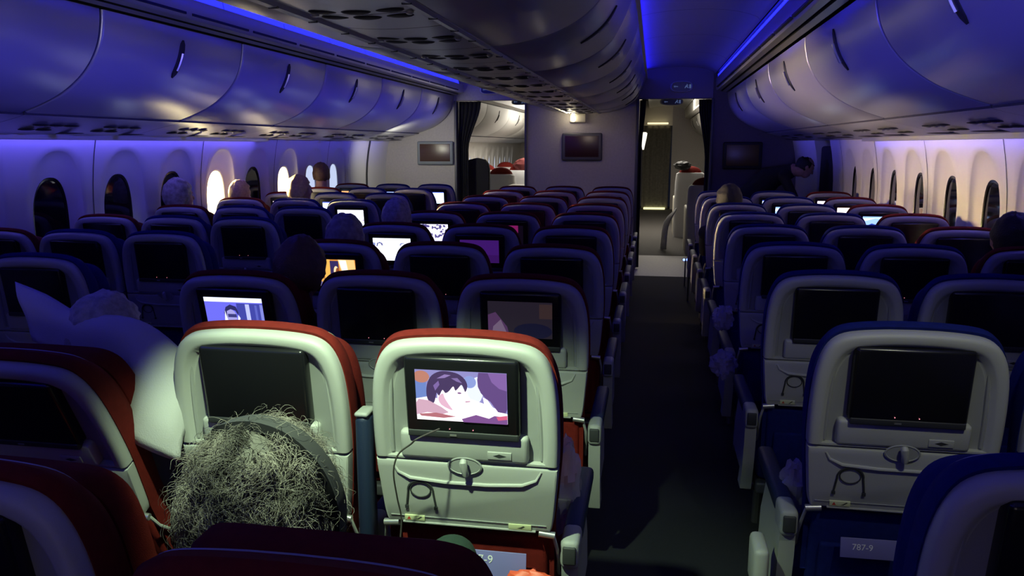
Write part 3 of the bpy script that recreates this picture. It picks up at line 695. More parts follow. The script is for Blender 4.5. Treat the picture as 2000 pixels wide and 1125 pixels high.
DT = {'F1', 'E1', 'F2', 'E2', 'E3', 'G1', 'G2', 'H3', 'C4', 'C5', 'C3', 'D3', 'D4', 'C8'}
REC = {'D1': 18, 'D2': 5, 'F0': 15, 'E0': 3, 'G0': 2, 'E1': 0, 'G1': 0, 'F1': 0, 'F2': 0, 'G2': 0}
rown = ['nearest', 'second', 'third', 'fourth', 'fifth', 'sixth', 'seventh', 'eighth', 'ninth', 'tenth']
SEATS = {}; XN = dict(C=-.055, B=-.033, A=-.005); XF = dict(C=-.015, B=-.008, A=0)
for n in range(0, 10):
    for col in 'DEF':
        if n == 0 and col == 'D': continue
        k = f'{col}{n}'; d = ON.get(k)
        SEATS[k] = seat(f'red {POS[col]} seat of centre block, {rown[n]} row, ' + (SAY[d] if d else 'screen off'), CENX[col] + {'F0': .035, 'D1': -.045, 'E0': -.045, 'E1': -.016}.get(k, 0), 1.662 + .8128 * (n - 1), 'red', REC.get(k, R_.choice([0, 0, .6, -.6])), d, k in DT, True, col == 'D', 'centre block seats')
for n in range(0, 9):
    for col in 'GHK':
        if (col == 'H' and n < 1) or (col == 'K' and n < 2): continue
        k = f'{col}{n}'; d = ON.get(k); c = 'red' if col == 'K' else 'blue'
        SEATS[k] = seat(f'{c} {POS[col]} seat of right block, {rown[n]} row, ' + (SAY[d] if d else 'screen off'), SX[col], 1.921 + .8128 * (n - 1), c, REC.get(k, R_.choice([0, 0, .6, -.6])), d, k in DT, col != 'K', col == 'G', 'right block seats')
for n in range(1, 10):
    for col in 'CBA':
        if (col in 'AB' and n < 2) : continue
        k = f'{col}{n}'; d = ON.get(k); c = 'red' if col == 'A' else 'blue'
        SEATS[k] = seat(f'{c} {POS[col]} seat of left block, {rown[n - 1]} row, ' + (SAY[d] if d else 'screen off'), SX[col] + (XN if n < 6 else XF)[col], 1.85 + .8128 * (n - 1), c, REC.get(k, R_.choice([0, 0, .6, -.6])), d, k in DT, True, False, 'left block seats')
#PEOPLE
# ------------------------------------------------------------------ people
def remesh(mb, vox=.009, smooth=3):
    me = mb.mesh('tmp', 0); o = bpy.data.objects.new('tmp', me); C.objects.link(o)
    r = o.modifiers.new('r', 'REMESH'); r.mode = 'VOXEL'; r.voxel_size = vox
    sm = o.modifiers.new('s', 'SMOOTH'); sm.factor = .5; sm.iterations = smooth
    dg = bpy.context.evaluated_depsgraph_get(); out = bpy.data.meshes.new_from_object(o.evaluated_get(dg))
    bpy.data.objects.remove(o); bpy.data.meshes.remove(me); out.materials.clear(); return out
def cap(b, a, c, ra, rc, n=14):
    """tapered limb with rounded ends"""
    a, c = Vector(a), Vector(c); d = (c - a).normalized(); pts = []; rs = []
    for k in (-1, -.8, -.45, 0): pts.append(a + d * ra * k); rs.append(max(.001, ra * sqrt(max(0, 1 - k * k))))
    for k in (0, .45, .8, 1): pts.append(c + d * rc * k); rs.append(max(.001, rc * sqrt(max(0, 1 - k * k))))
    b.tube(pts, rs, M['skin'], n)
def hand(b, w_, fwd, side, palm_n, s=1):
    w_, fwd, side, pn = Vector(w_), Vector(fwd).normalized(), Vector(side).normalized(), Vector(palm_n).normalized()
    cap(b, w_, w_ + fwd * .05, .024, .030); 
    for dx in (-.024, 0, .024): cap(b, w_ + fwd * .03 + side * dx * .8, w_ + fwd * .085 + side * dx, .016, .015, 10)
    for dx, L in ((-.034, .060), (-.011, .074), (.012, .070), (.034, .052)):
        p0 = w_ + fwd * .088 + side * dx; p1 = p0 + fwd * L * .5 + pn * .008; p2 = p1 + fwd * L * .38 + pn * .026
        cap(b, p0, p1, .0100, .0092, 10); cap(b, p1, p2, .0092, .0080, 10)
    t0 = w_ + fwd * .025 - side * .03; t1 = t0 + fwd * .035 - side * .028; cap(b, t0, t1, .0135, .0115, 10); cap(b, t1, t1 + fwd * .032 + pn * .01, .0112, .0095, 10)
def head_shape(b, H, rot):
    def T(v): return Vector(H) + rot @ Vector(v)
    def fn(d):
        k = 1.0
        if d.z < -.2: k -= .16 * min(1, (-d.z - .2) / .8) * (1 - max(0, d.y) * .6)
        return k
    b.ell(H, (.074, .092, .104), M['skin'], 28, 20, rot, fn)
    b.ell(T((0, .045, -.055)), (.050, .048, .055), M['skin'], 18, 12, rot)
    cap(b, T((0, .094, .012)), T((0, .110, -.022)), .008, .013, 10)                       # nose
    for s in (-1, 1):
        b.ell(T((s * .077, -.006, -.010)), (.009, .020, .031), M['skin'], 12, 8, rot)     # ears
        b.ell(T((s * .030, .078, .022)), (.020, .014, .008), M['skin'], 10, 6, rot)       # brows
        b.ell(T((s * .040, .062, -.030)), (.022, .022, .020), M['skin'], 10, 6, rot)      # cheeks
    for dz in (-.052, -.063): b.ell(T((0, .090, dz)), (.022, .010, .006), M['skin'], 12, 6, rot)
def figure(label, H, yaw, tilt, nod, J, top, legs, skin='skin', hair='greyhair', hairk=1.0, bald=0, vox=.009, group=None):
    """J: joints dict pelvis, chest, shoulders(l, r), elbows, wrists, knees, ankles (world)"""
    rot = Matrix.Rotation(yaw, 3, 'Z') @ Matrix.Rotation(tilt, 3, 'Y') @ Matrix.Rotation(nod, 3, 'X')
    b = MB(); V = {k: Vector(v) for k, v in J.items()}; Hv = Vector(H)
    head_shape(b, Hv, rot)
    nb = Hv + rot @ Vector((0, -.02, -.075)); cap(b, nb, V['neck'], .054, .062)
    cap(b, V['neck'], V['chest'], .075, .13, 18); cap(b, V['chest'], V['pelvis'], .135, .145, 18)
    for s in 'lr':
        cap(b, V['neck'] * .7 + V['chest'] * .3, V['sh' + s], .07, .062); cap(b, V['sh' + s], V['el' + s], .055, .042); cap(b, V['el' + s], V['wr' + s], .040, .026)
        d = (V['wr' + s] - V['el' + s]).normalized(); sd = d.cross(Vector((0, 0, 1))).normalized() * (1 if s == 'r' else -1)
        hand(b, V['wr' + s], d, -sd, Vector((0, 0, -1)))
        cap(b, V['pelvis'] + (V['kn' + s] - V['pelvis']).cross(Vector((0, 0, 1))).normalized() * (.075 if s == 'r' else -.075), V['kn' + s], .088, .058)
        cap(b, V['kn' + s], V['an' + s], .056, .036)
        f = Vector((V['kn' + s].x - V['pelvis'].x, V['kn' + s].y - V['pelvis'].y, 0)); f = f.normalized() if f.length > .05 else Vector((1, 0, 0))
        a = V['an' + s]; cap(b, a - f * .03 - Vector((0, 0, .035)), a + f * .13 - Vector((0, 0, .045)), .038, .030)
    me = remesh(b, vox)
    for m in (M[skin], M[top], M[legs], M['black']): me.materials.append(m)
    mi = []
    for p in me.polygons:
        c = p.center
        if (c - Hv).length < .145 or ((c - nb).length < .085 and c.z > V['neck'].z + .01): k = 0
        elif min((c - V['wrl'] - (V['wrl'] - V['ell']).normalized() * .08).length, (c - V['wrr'] - (V['wrr'] - V['elr']).normalized() * .08).length) < .105: k = 0
        elif c.z < min(V['anl'].z, V['anr'].z) + .01 and c.z < .12: k = 3
        elif (c - V['pelvis']).dot(V['pelvis'] - V['chest']) > -.02 * (V['pelvis'] - V['chest']).length or c.z < V['pelvis'].z - .02 and (c - V['chest']).length > .3: k = 2
        else: k = 1
        mi.append(k)
    me.polygons.foreach_set('material_index', mi); me.polygons.foreach_set('use_smooth', [True] * len(mi)); me.name = 'person'
    root = empty('person', (V['pelvis'].x, V['pelvis'].y, 0)); tag(root, label, 'person', group)
    o = link('body', me, root, (-V['pelvis'].x, -V['pelvis'].y, 0)); off = o.location.copy()
    b = MB()
    for s in (-1, 1):
        b.ell(Hv + rot @ Vector((s * .030, .083, .004)), (.012, .008, .007), M['white'], 10, 8, rot)
        b.ell(Hv + rot @ Vector((s * .030, .0905, .004)), (.004, .002, .004), M['ink'], 8, 6, rot)
    link('eyes', b.mesh('eyes'), root, off)
    if hair:
        b = MB(); sd = hash(label) % 97 * .37 + Hv.x * 7
        def fn(d):
            n = noise.noise(d * 3.2 + Vector((Hv.x * 9, Hv.y * 7, 3))) * .07 + noise.noise(d * 9 + Vector((3, Hv.y, 1))) * .035
            cut = 1.0
            lim = .30 + .50 * max(0, d.y)                        # hairline: high in front, low at the nape
            lowz = -.55 if d.y < .1 else lim - .6
            if d.z < lowz or (d.y > .35 and d.z < .42): cut = .86
            if bald and d.z > .45 - bald * .0 and d.y > -.75: cut = .86
            return (1 + n) * cut
        k = hairk; b.ell(Hv + rot @ Vector((0, -.008, .008)), (.084 * k, .102 * k, .112 * k), M[hair], 40, 28, rot, fn)
        link('hair', b.mesh('hair', 60), root, off)
    return root, rot, off
def sitter(label, H, ys, xs, yaw=0, tilt=0, nod=0, jx=None, **kw):
    """occupant of the seat whose shell stands at (xs, ys)"""
    hx, hy, hz = H; px, py = xs, ys + .30
    lean = (hx - px) * .6; nx, ny, nz = hx - tilt * .1, hy - .035, hz - .175
    ch = (px + lean * .8, (py + ny) / 2 - .0, (.56 + nz) / 2 + .07)
    J = dict(pelvis=(px, py, .56), chest=ch, neck=(nx, ny, nz))
    for s, q in (('l', -1), ('r', 1)):
        J['sh' + s] = (nx + q * .155, ny + .005, nz - .065); J['el' + s] = (px + lean * .3 + q * .17, py + .10, .74)
        J['wr' + s] = (px + q * .07, py + .30, .70); J['kn' + s] = (px + q * .10, ys + .72, .56); J['an' + s] = (px + q * .10, ys + .70, .10)
    J.update(jx or {})
    return figure(label, H, yaw, tilt, nod, J, **kw)
yl = lambda n: 1.85 + .8128 * (n - 1)
yc_ = lambda n: 1.662 + .8128 * (n - 1)
yr = lambda n: 1.921 + .8128 * (n - 1)
sitter('person with pale silver hair seen from behind wrapped in white blanket, second row', (-.565, 1.86, 1.055), yc_(1), -.487, tilt=.25, top='greycloth', legs='darkcloth', hair='whitehair', hairk=1.06)
sitter('person with large dark head leaning toward the middle, behind the blue film screen', (-.365, 2.66, 1.115), yc_(2), -.45, tilt=.1, top='darkcloth', legs='darkcloth', skin='darkskin', hair='brownhair', hairk=1.08)
sitter('person whose rounded grey hair shows above the orange film screen', (-.535, 3.52, 1.125), yc_(3), -.487, top='darkcloth', legs='darkcloth', hair='greyhair', hairk=1.05)
sitter('person with cropped pale hair above the white cartoon-like screen', (-.56, 4.37, 1.145), yc_(4), -.487, top='darkcloth', legs='darkcloth', hair='whitehair', hairk=1.0)
sitter('person with grey hair in maroon top leaning to the window, left block', (-2.48, 5.25, 1.20), yl(5), -2.40, yaw=-.5, top='maroon', legs='darkcloth', hair='greyhair', hairk=1.08)
sitter('person whose brown hair shows beside the brightest left window', (-2.46, 6.08, 1.165), yl(6), -2.40, top='darkcloth', legs='darkcloth', hair='blondhair')
sitter('person with tousled blond hair beside pale blue screens, left block', (-1.97, 6.15, 1.20), yl(6), -1.917, yaw=-.6, top='darkcloth', legs='darkcloth', hair='blondhair', hairk=1.04)
sitter('person with dark brown hair against the second bright left window', (-2.49, 7.80, 1.265), yl(8), -2.40, yaw=.3, top='darkcloth', legs='darkcloth', hair='brownhair', hairk=1.05)
sitter('person with black hair in the right block, beside the aisle', (1.44, 6.20, 1.145), yr(6), 1.464, yaw=.5, top='darkcloth', legs='darkcloth', hair='blackhair', hairk=1.12)
sitter('person with short dark hair by the right windows, near picture edge', (2.415, 3.75, 1.16), yr(3), 2.43, top='darkcloth', legs='darkcloth', hair='blackhair', hairk=1.0)
# standing man bending over the window seats of the right block
figure('bald man in black clothes bending over window seats before the right bulkhead', (2.475, 9.02, 1.335), -1.35, 0, -.55,
       dict(pelvis=(1.93, 9.30, .97), chest=(2.14, 9.24, 1.19), neck=(2.36, 9.10, 1.29), shl=(2.30, 9.26, 1.22), shr=(2.26, 8.98, 1.22), ell=(2.42, 9.28, .97), elr=(2.38, 8.86, .97), wrl=(2.52, 9.10, .80), wrr=(2.50, 8.84, .78),
            knl=(1.98, 9.40, .50), knr=(1.95, 9.18, .50), anl=(1.90, 9.42, .08), anr=(1.86, 9.18, .08)), 'black', 'black', hair='blackhair', bald=1, hairk=.97)
# nearest passenger: grey curls with black headband
HP = Vector((.255, 1.15, .965))
root, rot, off = sitter('person with fluffy grey curls and black headband, seen from behind in the foreground', tuple(HP), .849, .44, yaw=.25, tilt=-.12, top='green', legs='green', hair='scalp', hairk=1.16, vox=.008,
    jx=dict(knr=(.47, 1.56, .665), anr=(.40, 1.60, .18), knl=(.28, 1.52, .60), wrl=(.20, 1.28, .68), wrr=(.33, 1.30, .72), elr=(.56, 1.10, .72)))
cu = bpy.data.curves.new('curls', 'CURVE'); cu.dimensions = '3D'; cu.bevel_depth = .0005; cu.bevel_resolution = 0
rr = random.Random(11); ER = Vector((.106, .122, .124))
def tress(d, L, lift):
    p = HP + rot @ Vector((d.x * ER.x, d.y * ER.y - .008, d.z * ER.z + .005)); nrm = (rot @ d).normalized()
    clump = Vector((noise.noise(d * 4.0), noise.noise(d * 4.0 + Vector((5, 5, 5))), noise.noise(d * 4 + Vector((9, 1, 4)))))
    comb = (Vector((.25, -.35, -.35)) + clump * 2.6); comb = (comb - nrm * comb.dot(nrm)).normalized()
    ph = rr.uniform(0, 6.28); side = nrm.cross(comb); pts = []
    for k in range(9):
        f = k / 8
        q = p + nrm * (lift * sin(min(1, f * 1.5) * pi / 2) - .010 * f) + comb * L * f + side * .0045 * sin(ph + f * 8) * f + nrm * .004 * cos(ph + f * 8) * f
        pts.append(q)
    sp = cu.splines.new('POLY'); sp.points.add(len(pts) - 1)
    for k, q in enumerate(pts): sp.points[k].co = (*q, 1); sp.points[k].radius = 1.25 - .9 * k / 8
for i in range(15000):
    d = Vector((rr.gauss(0, 1), rr.gauss(0, 1), rr.gauss(0, 1))).normalized()
    if d.z < -.75 or (d.y > .55 and d.z < .3): continue
    tress(d, rr.uniform(.03, .06), rr.uniform(.006, .034) * (1.5 if rr.random() < .08 else 1))
cu.materials.append(M['curlhair']); to_ = bpy.data.objects.new('tmp', cu); C.objects.link(to_)
me_ = bpy.data.meshes.new_from_object(to_.evaluated_get(bpy.context.evaluated_depsgraph_get())); bpy.data.objects.remove(to_); me_.name = 'curls'; link('curls', me_, root, off)['kind'] = 'stuff'
b = MB()
path = [(-.95, .30, -.35), (-.85, .22, .25), (-.55, .12, .72), (-.32, .05, .90), (0, 0, .99), (.35, -.02, .93), (.62, -.03, .78), (.86, -.02, .50), (.99, 0, .12), (1.0, .06, -.28)]
path = catmull([tuple(Vector(p).normalized()) for p in path], 5); hr = []
for i, p in enumerate(path):
    d = Vector(p); t = (Vector(path[min(i + 1, len(path) - 1)]) - Vector(path[max(i - 1, 0)])).normalized(); s_ = d.cross(t).normalized()
    c = HP + Vector((d.x * .138, d.y * .150 - .005, d.z * .150 + .004)); hr.append([c + s_ * .019 - d * .012, c + s_ * .017 + d * .004, c - s_ * .017 + d * .004, c - s_ * .019 - d * .012])
b.rings(hr, M['black']); link('headband', b.mesh('headband'), root, off)

# ------------------------------------------------------------------ blanket, cables, cards, bags
def cloth(name, rows, m, label, cat, th=.012, sub=3, group=None):
    rows2 = [catmull(r, sub) for r in rows]; cols = list(zip(*rows2)); cols = [catmull(list(c), sub) for c in cols]; g = list(zip(*cols))
    b = MB(); b.grid([list(r) for r in g], M[m]); me = b.mesh(name, 80); o = link(name, me)
    so = o.modifiers.new('t', 'SOLIDIFY'); so.thickness = th; so.offset = 0
    tag(o, label, cat, group); return o
cloth('blanket', [
    [(-.80, 1.84, 1.195), (-.76, 1.80, 1.165), (-.72, 1.78, 1.12), (-.70, 1.77, 1.06)],
    [(-.70, 1.83, 1.165), (-.67, 1.78, 1.140), (-.64, 1.765, 1.09), (-.62, 1.76, 1.03)],
    [(-.58, 1.80, 1.125), (-.56, 1.755, 1.105), (-.54, 1.745, 1.06), (-.53, 1.75, .98)],
    [(-.46, 1.79, 1.125), (-.45, 1.74, 1.110), (-.44, 1.735, 1.05), (-.44, 1.74, .95)],
    [(-.38, 1.79, 1.105), (-.365, 1.735, 1.085), (-.37, 1.70, 1.00), (-.385, 1.67, .90)],
    [(-.31, 1.79, 1.055), (-.290, 1.735, 1.035), (-.315, 1.66, .95), (-.345, 1.64, .86)],
    [(-.262, 1.79, 1.00), (-.255, 1.735, .975), (-.262, 1.67, .90), (-.29, 1.66, .82)],
    [(-.248, 1.79, .92), (-.250, 1.75, .90), (-.250, 1.70, .85), (-.255, 1.69, .79)]], 'white', 'white blanket draped over the sleeping passenger and down between the two nearest reclined seats', 'blanket')
def cable(label, pts, r, m):
    b = MB(); b.tube(catmull(pts, 6), r, M[m], 8); o = obj('headphone_cable', b); tag(o, label, 'cable'); return o
cable('dark headphone cable looping from the film screen of the nearest right-aisle seat', [(.420, 1.655, .930), (.385, 1.600, .925), (.365, 1.618, .905), (.332, 1.625, .875), (.318, 1.630, .83), (.318, 1.650, .76), (.322, 1.665, .70), (.318, 1.66, .64)], .0020, 'darkcable')
cable('white charging cable plugged in below the dark screen of a second-row middle seat', [(.045, 2.448, .905), (.040, 2.42, .885), (.030, 2.44, .83), (.022, 2.47, .76), (.020, 2.49, .66)], .0022, 'whitecable')
def text(body, size, m, parent, loc, rot):
    cu = bpy.data.curves.new('lettering', 'FONT'); cu.body = body; cu.size = size; cu.extrude = .0003; cu.materials.append(M[m]); cu.align_x = 'LEFT'
    t = bpy.data.objects.new('tmp', cu); C.objects.link(t)
    me = bpy.data.meshes.new_from_object(t.evaluated_get(bpy.context.evaluated_depsgraph_get())); bpy.data.objects.remove(t); me.name = 'lettering'; link('lettering', me, parent, loc, rot)
def safety_card(label, x, y, z, w_, h_, rz, rx, body, ts, tl):
    root = empty('safety_card', (x, y, z)); root.rotation_euler = (rx, 0, rz); tag(root, label, 'safety card', 'safety cards')
    b = MB(); b.box((-w_ / 2, -.0015, -h_), (w_ / 2, .0015, 0), M['card'], .001); obj('card', b, root)
    text(body, ts, 'cardtext', root, (tl, -.0022, -.030), (pi / 2, 0, 0))
safety_card('lilac safety card lettered 787-9 in the pocket below the film screen seat', .53, 1.735, .600, .155, .16, 0, -.10, '787-9', .028, -.068)
safety_card('lilac safety card in the pocket of the nearest blue right-block seat', 1.44, 1.985, .585, .135, .052, .02, -.10, '787-9', .022, -.04)
def crumple(name, c, r, m, label, cat, seed=0, amp=.35, group=None):
    b = MB(); b.ell(c, r, M[m], 26, 18, None, lambda d: 1 + amp * noise.noise(d * 2.6 + Vector((seed, seed * 2, 0))) + amp * .5 * noise.noise(d * 7 + Vector((seed, 0, 1)))); o = obj(name, b, smooth=25); tag(o, label, cat, group); return o
crumple('plastic_bag', (.665, 2.02, .66), (.045, .05, .12), 'bag', 'crumpled clear plastic bag wedged beside the film screen seat', 'plastic bag', 1)
crumple('plastic_bag', (1.30, 2.22, .60), (.045, .05, .085), 'bag', 'crumpled clear plastic bag beside the nearest blue seat', 'plastic bag', 2)
crumple('plastic_bag', (1.21, 3.55, .60), (.055, .07, .055), 'bag', 'violet-lit plastic bag on an aisle armrest of the right block', 'plastic bag', 3)
crumple('plastic_bag', (1.24, 3.95, .72), (.05, .06, .06), 'bag', 'violet-lit plastic bag hanging higher in the right block aisle', 'plastic bag', 4)
b = MB(); b.ell((.62, 1.70, .555), (.055, .02, .022), M['orange'], 16, 10, None, lambda d: 1 + .3 * noise.noise(d * 4)); tag(obj('wrapper', b, smooth=25), 'orange wrapper sticking out of the pocket beside the lettered card', 'wrapper')
# upright padded armrest between the two nearest seats
b = MB(); b.box((.200, 1.695, .56), (.238, 1.75, .935), M['navy'], .016); r_ = empty('folded_armrest'); tag(r_, 'dark navy folded-up armrest standing between the two nearest seats', 'armrest'); obj('arm_pad', b, r_)
b = MB(); b.box((.202, 1.693, .930), (.236, 1.752, .942), M['shell_in'], .006); obj('arm_cap', b, r_)
b = MB(); b.box((1.165, 1.98, .40), (1.205, 2.10, .53), M['shell_in'], .015); tag(obj('seat_control_box', b), 'pale grey box hanging on the aisle side of the nearest blue seat', 'box')
# floor path lights at the aisle seat legs
for x, y, z in ((1.245, 8.15, .42), (1.245, 9.0, .30)):
    b = MB(); b.ell((x, y, z), .013, M['bluedot'], 10, 8); b.tube([(x + .015, y, 0), (x + .015, y, z + .01)], .008, M['frame'], 8); tag(obj('aisle_light', b), f'tiny bright blue light low beside the aisle, {"nearer" if y < 8.5 else "farther"} of the two', 'light')

# ------------------------------------------------------------------ bulkhead fittings
def monitor(label, x0, x1, z0, z1, frame, face):
    root = empty('wall_monitor', ((x0 + x1) / 2, YB, (z0 + z1) / 2)); tag(root, label, 'monitor'); w_, h_ = (x1 - x0) / 2, (z1 - z0) / 2
    b = MB(); b.box((-w_, -.05, -h_), (w_, 0, h_), frame, .02); obj('monitor_frame', b, root)
    b = MB(); b.box((-w_ + .04, -.054, -h_ + .045), (w_ - .04, -.048, h_ - .035), face, .004); obj('screen', b, root)
monitor('dark wall monitor on the centre bulkhead below the small lamp', -.26, .24, 1.37, 1.71, M['frame'], mat('dark_red_glass', (.035, .008, .012), .3))
monitor('grey-framed wall monitor on the left bulkhead', -2.14, -1.66, 1.31, 1.61, mat('grey_frame', (.22, .25, .26), .5), mat('brown_glass', (.07, .035, .025), .3))
monitor('black-framed wall monitor on the dark right bulkhead', 1.70, 2.16, 1.27, 1.60, M['bindark'], mat('amber_glass', (.13, .08, .015), .3))
root = empty('wall_lamp', (-.10, YB, 1.90)); tag(root, 'small warm lamp with two glowing bulbs above the centre wall monitor', 'lamp')
b = MB(); b.box((-.07, -.045, -.065), (.14, 0, .045), M['cream'], .02); obj('lamp_housing', b, root)
b = MB(); b.ell((-.02, -.05, -.02), (.030, .02, .034), M['lampglow'], 14, 10); obj('bulb', b, root)
b = MB(); b.ell((-.02, -.05, .055), (.022, .015, .016), M['lampglow'], 14, 10); obj('bulb', b, root)
def exit_sign(label, x, y, z, w_, h_):
    root = empty('exit_sign', (x, y, z)); tag(root, label, 'exit sign', None); th = [2 * pi * k / 32 for k in range(32)]
    def ov(s, yy): return [(se(t, w_ / 2, 3) * s, yy, se(t - pi / 2, h_ / 2, 3) * s) for t in th]
    b = MB(); b.rings([ov(1, 0), ov(1, -.03), ov(.94, -.045), ov(.86, -.046), ov(.85, -.036)], M['ceil'], cap=False); obj('sign_frame', b, root)
    if y > YB + .1:
        b = MB(); b.box((-.02, -.03, h_ * .4), (.02, -.01, 2.485 - z), M['frame']); obj('bracket', b, root)
    b = MB(); b.rings([ov(.87, -.034), ov(.86, -.038)], M['signdark']); f = obj('sign_face', b, root)
    b = MB(); y_ = -.0395; a = w_ * .23
    b.add([(-a - .03, y_, 0), (-a - .015, y_, .014), (-a - .015, y_, .004), (-a + .02, y_, .004), (-a + .02, y_, -.004), (-a - .015, y_, -.004), (-a - .015, y_, -.014)], [tuple(range(7))], M['signlight']); obj('arrow_symbol', b, f); b = MB()
    b.add([(a - .03, y_, -.02), (a - .018, y_, -.02), (a - .004, y_, -.002), (a + .010, y_, -.018), (a + .022, y_, -.018), (a + .004, y_, .008), (a + .018, y_, .012), (a + .014, y_, .018), (a - .012, y_, .012), (a - .016, y_, .002)], [tuple(range(10))], M['signlight'])
    b.ell((a + .002, y_, .022), (.006, .001, .006), M['signlight'], 10, 6); b.box((a + .028, y_ - .0002, -.022), (a + .050, y_ + .0005, .024), M['signlight']); obj('sign_symbol', b, f)
exit_sign('oval exit sign with arrow above the left aisle opening', -1.17, YB - .02, 2.245, .27, .11)
exit_sign('oval exit sign above the right aisle opening', 1.18, YB - .02, 2.255, .27, .13)
exit_sign('oval exit sign seen through the right aisle opening', 1.10, YB + 1.6, 2.16, .32, .10)
exit_sign('oval exit sign hanging behind the left aisle opening', -.88, YB + .5, 2.12, .22, .08)
# curtains gathered at the aisle openings
def gathered(label, xt0, xt1, xb0, xb1, ztop, zpinch, y, m='curtain', zb=.02):
    b = MB(); g = []
    for i in range(25):
        f = i / 24; z = ztop + (zb - ztop) * f; k = min(1, max(0, (ztop - z) / (ztop - zpinch))); k = k * k * (3 - 2 * k)
        a, c = xt0 + (xb0 - xt0) * k, xt1 + (xb1 - xt1) * k
        g.append([(a + (c - a) * j / 40, y + .022 * sin(j / 40 * 2 * pi * 5) * (1 - .3 * k), z) for j in range(41)])
    b.grid(g, M[m]); o = obj('curtain', b, smooth=80); so = o.modifiers.new('t', 'SOLIDIFY'); so.thickness = .004; tag(o, label, 'curtain'); return o
gathered('dark curtain gathered at the left side of the left aisle opening', -1.615, -1.33, -1.63, -1.50, 2.11, 1.50, YB + .13)
gathered('dark curtain gathered at the right side of the right aisle opening', 1.40, 1.56, 1.50, 1.62, 2.11, 1.35, YB + .13)
gathered('narrow dark curtain edge at the left side of the right aisle opening', .69, .76, .68, .72, 2.11, 1.5, YB + .13)
gathered('brown-grey galley curtain closing the far end of the forward right aisle', .60, 1.28, .60, 1.25, 2.02, .6, 20.0, 'greycurtain')

# ------------------------------------------------------------------ forward cabin seen through the openings
def fwall(side, name):
    b = MB()
    for k in range(12, 26): win_module(b, side, W0 + WP * k)
    for ya, yb in ((YB + .06, W0 + WP * 11.5), (W0 + WP * 25.5, YF)):
        b.grid([[(ux(wx(.45 + 1.16 * i / 8), side), ya, .45 + 1.16 * i / 8), (ux(wx(.45 + 1.16 * i / 8), side), yb, .45 + 1.16 * i / 8)] for i in range(9)], M['wall'])
    b.grid([[(ux(wx(0), side), YB + .06, 0), (ux(wx(0), side), YF, 0)], [(ux(wx(.45), side), YB + .06, .45), (ux(wx(.45), side), YF, .45)]], M['wall'])
    struct(obj(name, b, smooth=50))
fwall(-1, 'wall_forward_left'); fwall(1, 'wall_forward_right')
for k in range(12, 26): window(-1, k, 'glow_cool')
SF = [10.2, 12.2, 14.2, 16.2, 18.2, 20.08]
for i in range(5):
    side_bin(-1, SF[i], SF[i + 1], f'white left overhead bin of the forward cabin, {ordn[i]} beyond the bulkhead', 'forward cabin side bins', 'wall')
    side_bin(1, SF[i], SF[i + 1], f'white right overhead bin of the forward cabin, {ordn[i]} beyond the bulkhead', 'forward cabin side bins', 'wall')
for side in (-1, 1):
    b = MB(); b.grid([[(ux(u, side), YB + .1, z), (ux(u, side), YF, z)] for u, z in PSU], M['wall'])
    b.grid([[(ux(u, side), YB + .1, z), (ux(u, side), YF, z)] for u, z in [(1.545, 2.40), (1.56, 2.21), (1.665, 2.186)]], M['wall'])
    b.grid([[(ux(u, side), YB + .1, z), (ux(u, side), YF, z)] for u, z in [(1.60, 2.235), (1.635, 2.232), (1.64, 2.19)]], M['bindark'])
    struct(obj(f'trim_{12 + (side > 0)}', b, smooth=60))
b = MB(); b.box((-2.8, YF, 0), (.58, YF + .06, 2.65), M['bulk']); b.box((1.30, YF - .9, 0), (2.85, YF - .85, 2.65), M['bulk']); b.box((.58, YF - .9, 2.03), (1.30, YF - .82, 2.65), M['cream']); struct(obj('wall_forward', b))
b = MB(); b.box((-.65, YB + .06, 2.40), (.62, YF, 2.46), M['wall']); struct(obj('ceiling_forward_centre', b))
b = MB(); b.box((.30, YB + .35, 0), (.56, 20.5, 2.4), M['wall'], .01); struct(obj('wall_forward_partition', b))
b = MB(); b.box((.70, 19.96, 2.06), (1.20, 20.02, 2.10), M['warmstrip'], .01); tag(obj('ceiling_light', b), 'warm glowing light panel above the far galley curtain', 'light')
b = MB(); b.box((.66, 19.90, .005), (1.18, 20.0, .05), M['floorlight'], .01); tag(obj('floor_light', b), 'yellowish strip of light under the far galley curtain', 'light')
root = empty('wall_sconce', (.66, 16.5, 1.72)); tag(root, 'white wedge-shaped wall light beside the forward aisle', 'lamp')
b = MB(); b.rings([[(s_ * w_ , q * w_ * .5, z) for s_, q in ((-1, -1), (1, -1), (1, 1), (-1, 1))] for w_, z in ((.015, -.25), (.06, -.02), (.075, .08))], M['lampsmall']); obj('lamp_shade', b, root)
b = MB(); b.box((-.09, -.02, .07), (.06, .02, .10), M['metal'], .008); obj('bracket', b, root)
def pod(label, x, y, w_=.52, h_=1.04, cushion='red'):
    root = empty('forward_seat', (x, y, 0)); tag(root, label, 'seat', 'forward cabin seats')
    b = MB(); R = []
    for s_, z in ((.98, 0), (1, .10), (1, .6), (.96, .95), (.90, h_ - .02), (.80, h_)):
        R.append([(se(t, w_ / 2, 5) * s_, .12 + se(t - pi / 2, .13, 4) * s_, z) for t in [2 * pi * k / 32 for k in range(32)]])
    b.rings(R, M['white']); b.box((-w_ / 2, .1, 0), (-w_ / 2 + .05, .95, .66), M['cream'], .02); b.box((w_ / 2 - .05, .1, 0), (w_ / 2, .95, .66), M['cream'], .02); obj('seat_shell', b, root)
    b = MB(); b.ell((0, .17, h_ - .03), (w_ * .42, .10, .14), M[cushion], 26, 16, None, lambda d: 1 - .12 * abs(d.x) ** 3); obj('headrest', b, root)
    b = MB(); b.box((-w_ / 2 + .06, .26, .36), (w_ / 2 - .06, .9, .50), M[cushion], .05); obj('seat_cushion', b, root)
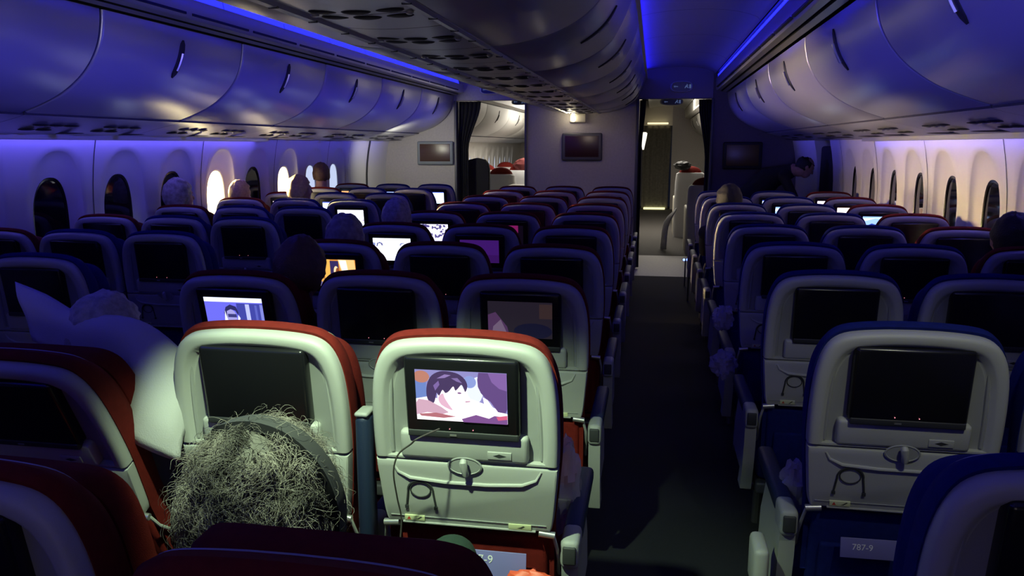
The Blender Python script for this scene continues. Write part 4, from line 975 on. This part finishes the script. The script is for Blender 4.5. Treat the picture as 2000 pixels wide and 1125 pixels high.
for i, (x, y, t) in enumerate([(-1.55, 12.6, 'nearest beside the left aisle'), (-2.25, 12.6, 'nearest at the left windows'), (-1.60, 14.7, 'second beside the left aisle'), (-2.25, 14.7, 'second at the left windows'), (-1.6, 16.8, 'third beside the left aisle'), (-2.25, 16.8, 'third at the left windows'),
                                (1.62, 11.6, 'nearest beside the right aisle'), (1.50, 13.9, 'second beside the right aisle'), (2.25, 11.6, 'nearest at the right wall'), (2.25, 13.9, 'second at the right wall')]):
    pod(f'white and red forward-cabin seat, {t}', x, y, h_=1.0 if i == 6 else 1.10)
b = MB(); b.box((-1.30, 11.9, .90), (-.75, 12.4, .96), M['cream'], .015); b.box((-1.26, 11.95, 0), (-.79, 12.35, .90), M['bulk'], .01); tag(obj('console_table', b), 'cream topped console table seen through the left aisle opening', 'table')
crumple('pillow', (-1.52, 14.85, 1.19), (.19, .12, .13), 'maroon', 'dark red rounded pillow on a forward seat, seen through left opening', 'pillow', 6, .15)
crumple('headphones_pouch', (1.36, 13.95, 1.22), (.14, .10, .07), 'blackhair', 'black rounded pouch atop a red forward headrest, right opening', 'pouch', 8, .25)
cloth('blanket', [[(1.24, 12.35, .62), (1.22, 12.2, .60), (1.23, 12.05, .62)], [(1.10, 12.35, .40), (1.06, 12.2, .42), (1.12, 12.05, .36)], [(1.08, 12.4, .06), (1.02, 12.2, .012), (1.10, 12.0, .03)]], 'white', 'white blanket hanging into the forward right aisle near the floor', 'blanket')
# attendant seat behind the left opening
root = empty('attendant_seat', (-1.43, 10.42, 0)); tag(root, 'black high-backed attendant seat in the left aisle opening', 'seat')
b = MB(); g = []
for yy, s_ in ((0, .94), (.02, 1), (.08, 1), (.10, .94)):
    g.append([(x * s_, yy, z) for x, z in [(.165, .45), (.165, .9), (.165, 1.24), (.15, 1.32), (.11, 1.37), (0, 1.395), (-.11, 1.37), (-.15, 1.32), (-.165, 1.24), (-.165, .9), (-.165, .45)]])
b.rings(g, M['black']); obj('backrest', b, root)
b = MB(); b.box((-.17, .05, .40), (.17, .42, .48), M['black'], .03); b.box((-.12, .06, 0), (.12, .12, .40), M['frame'], .01); obj('seat_base', b, root)
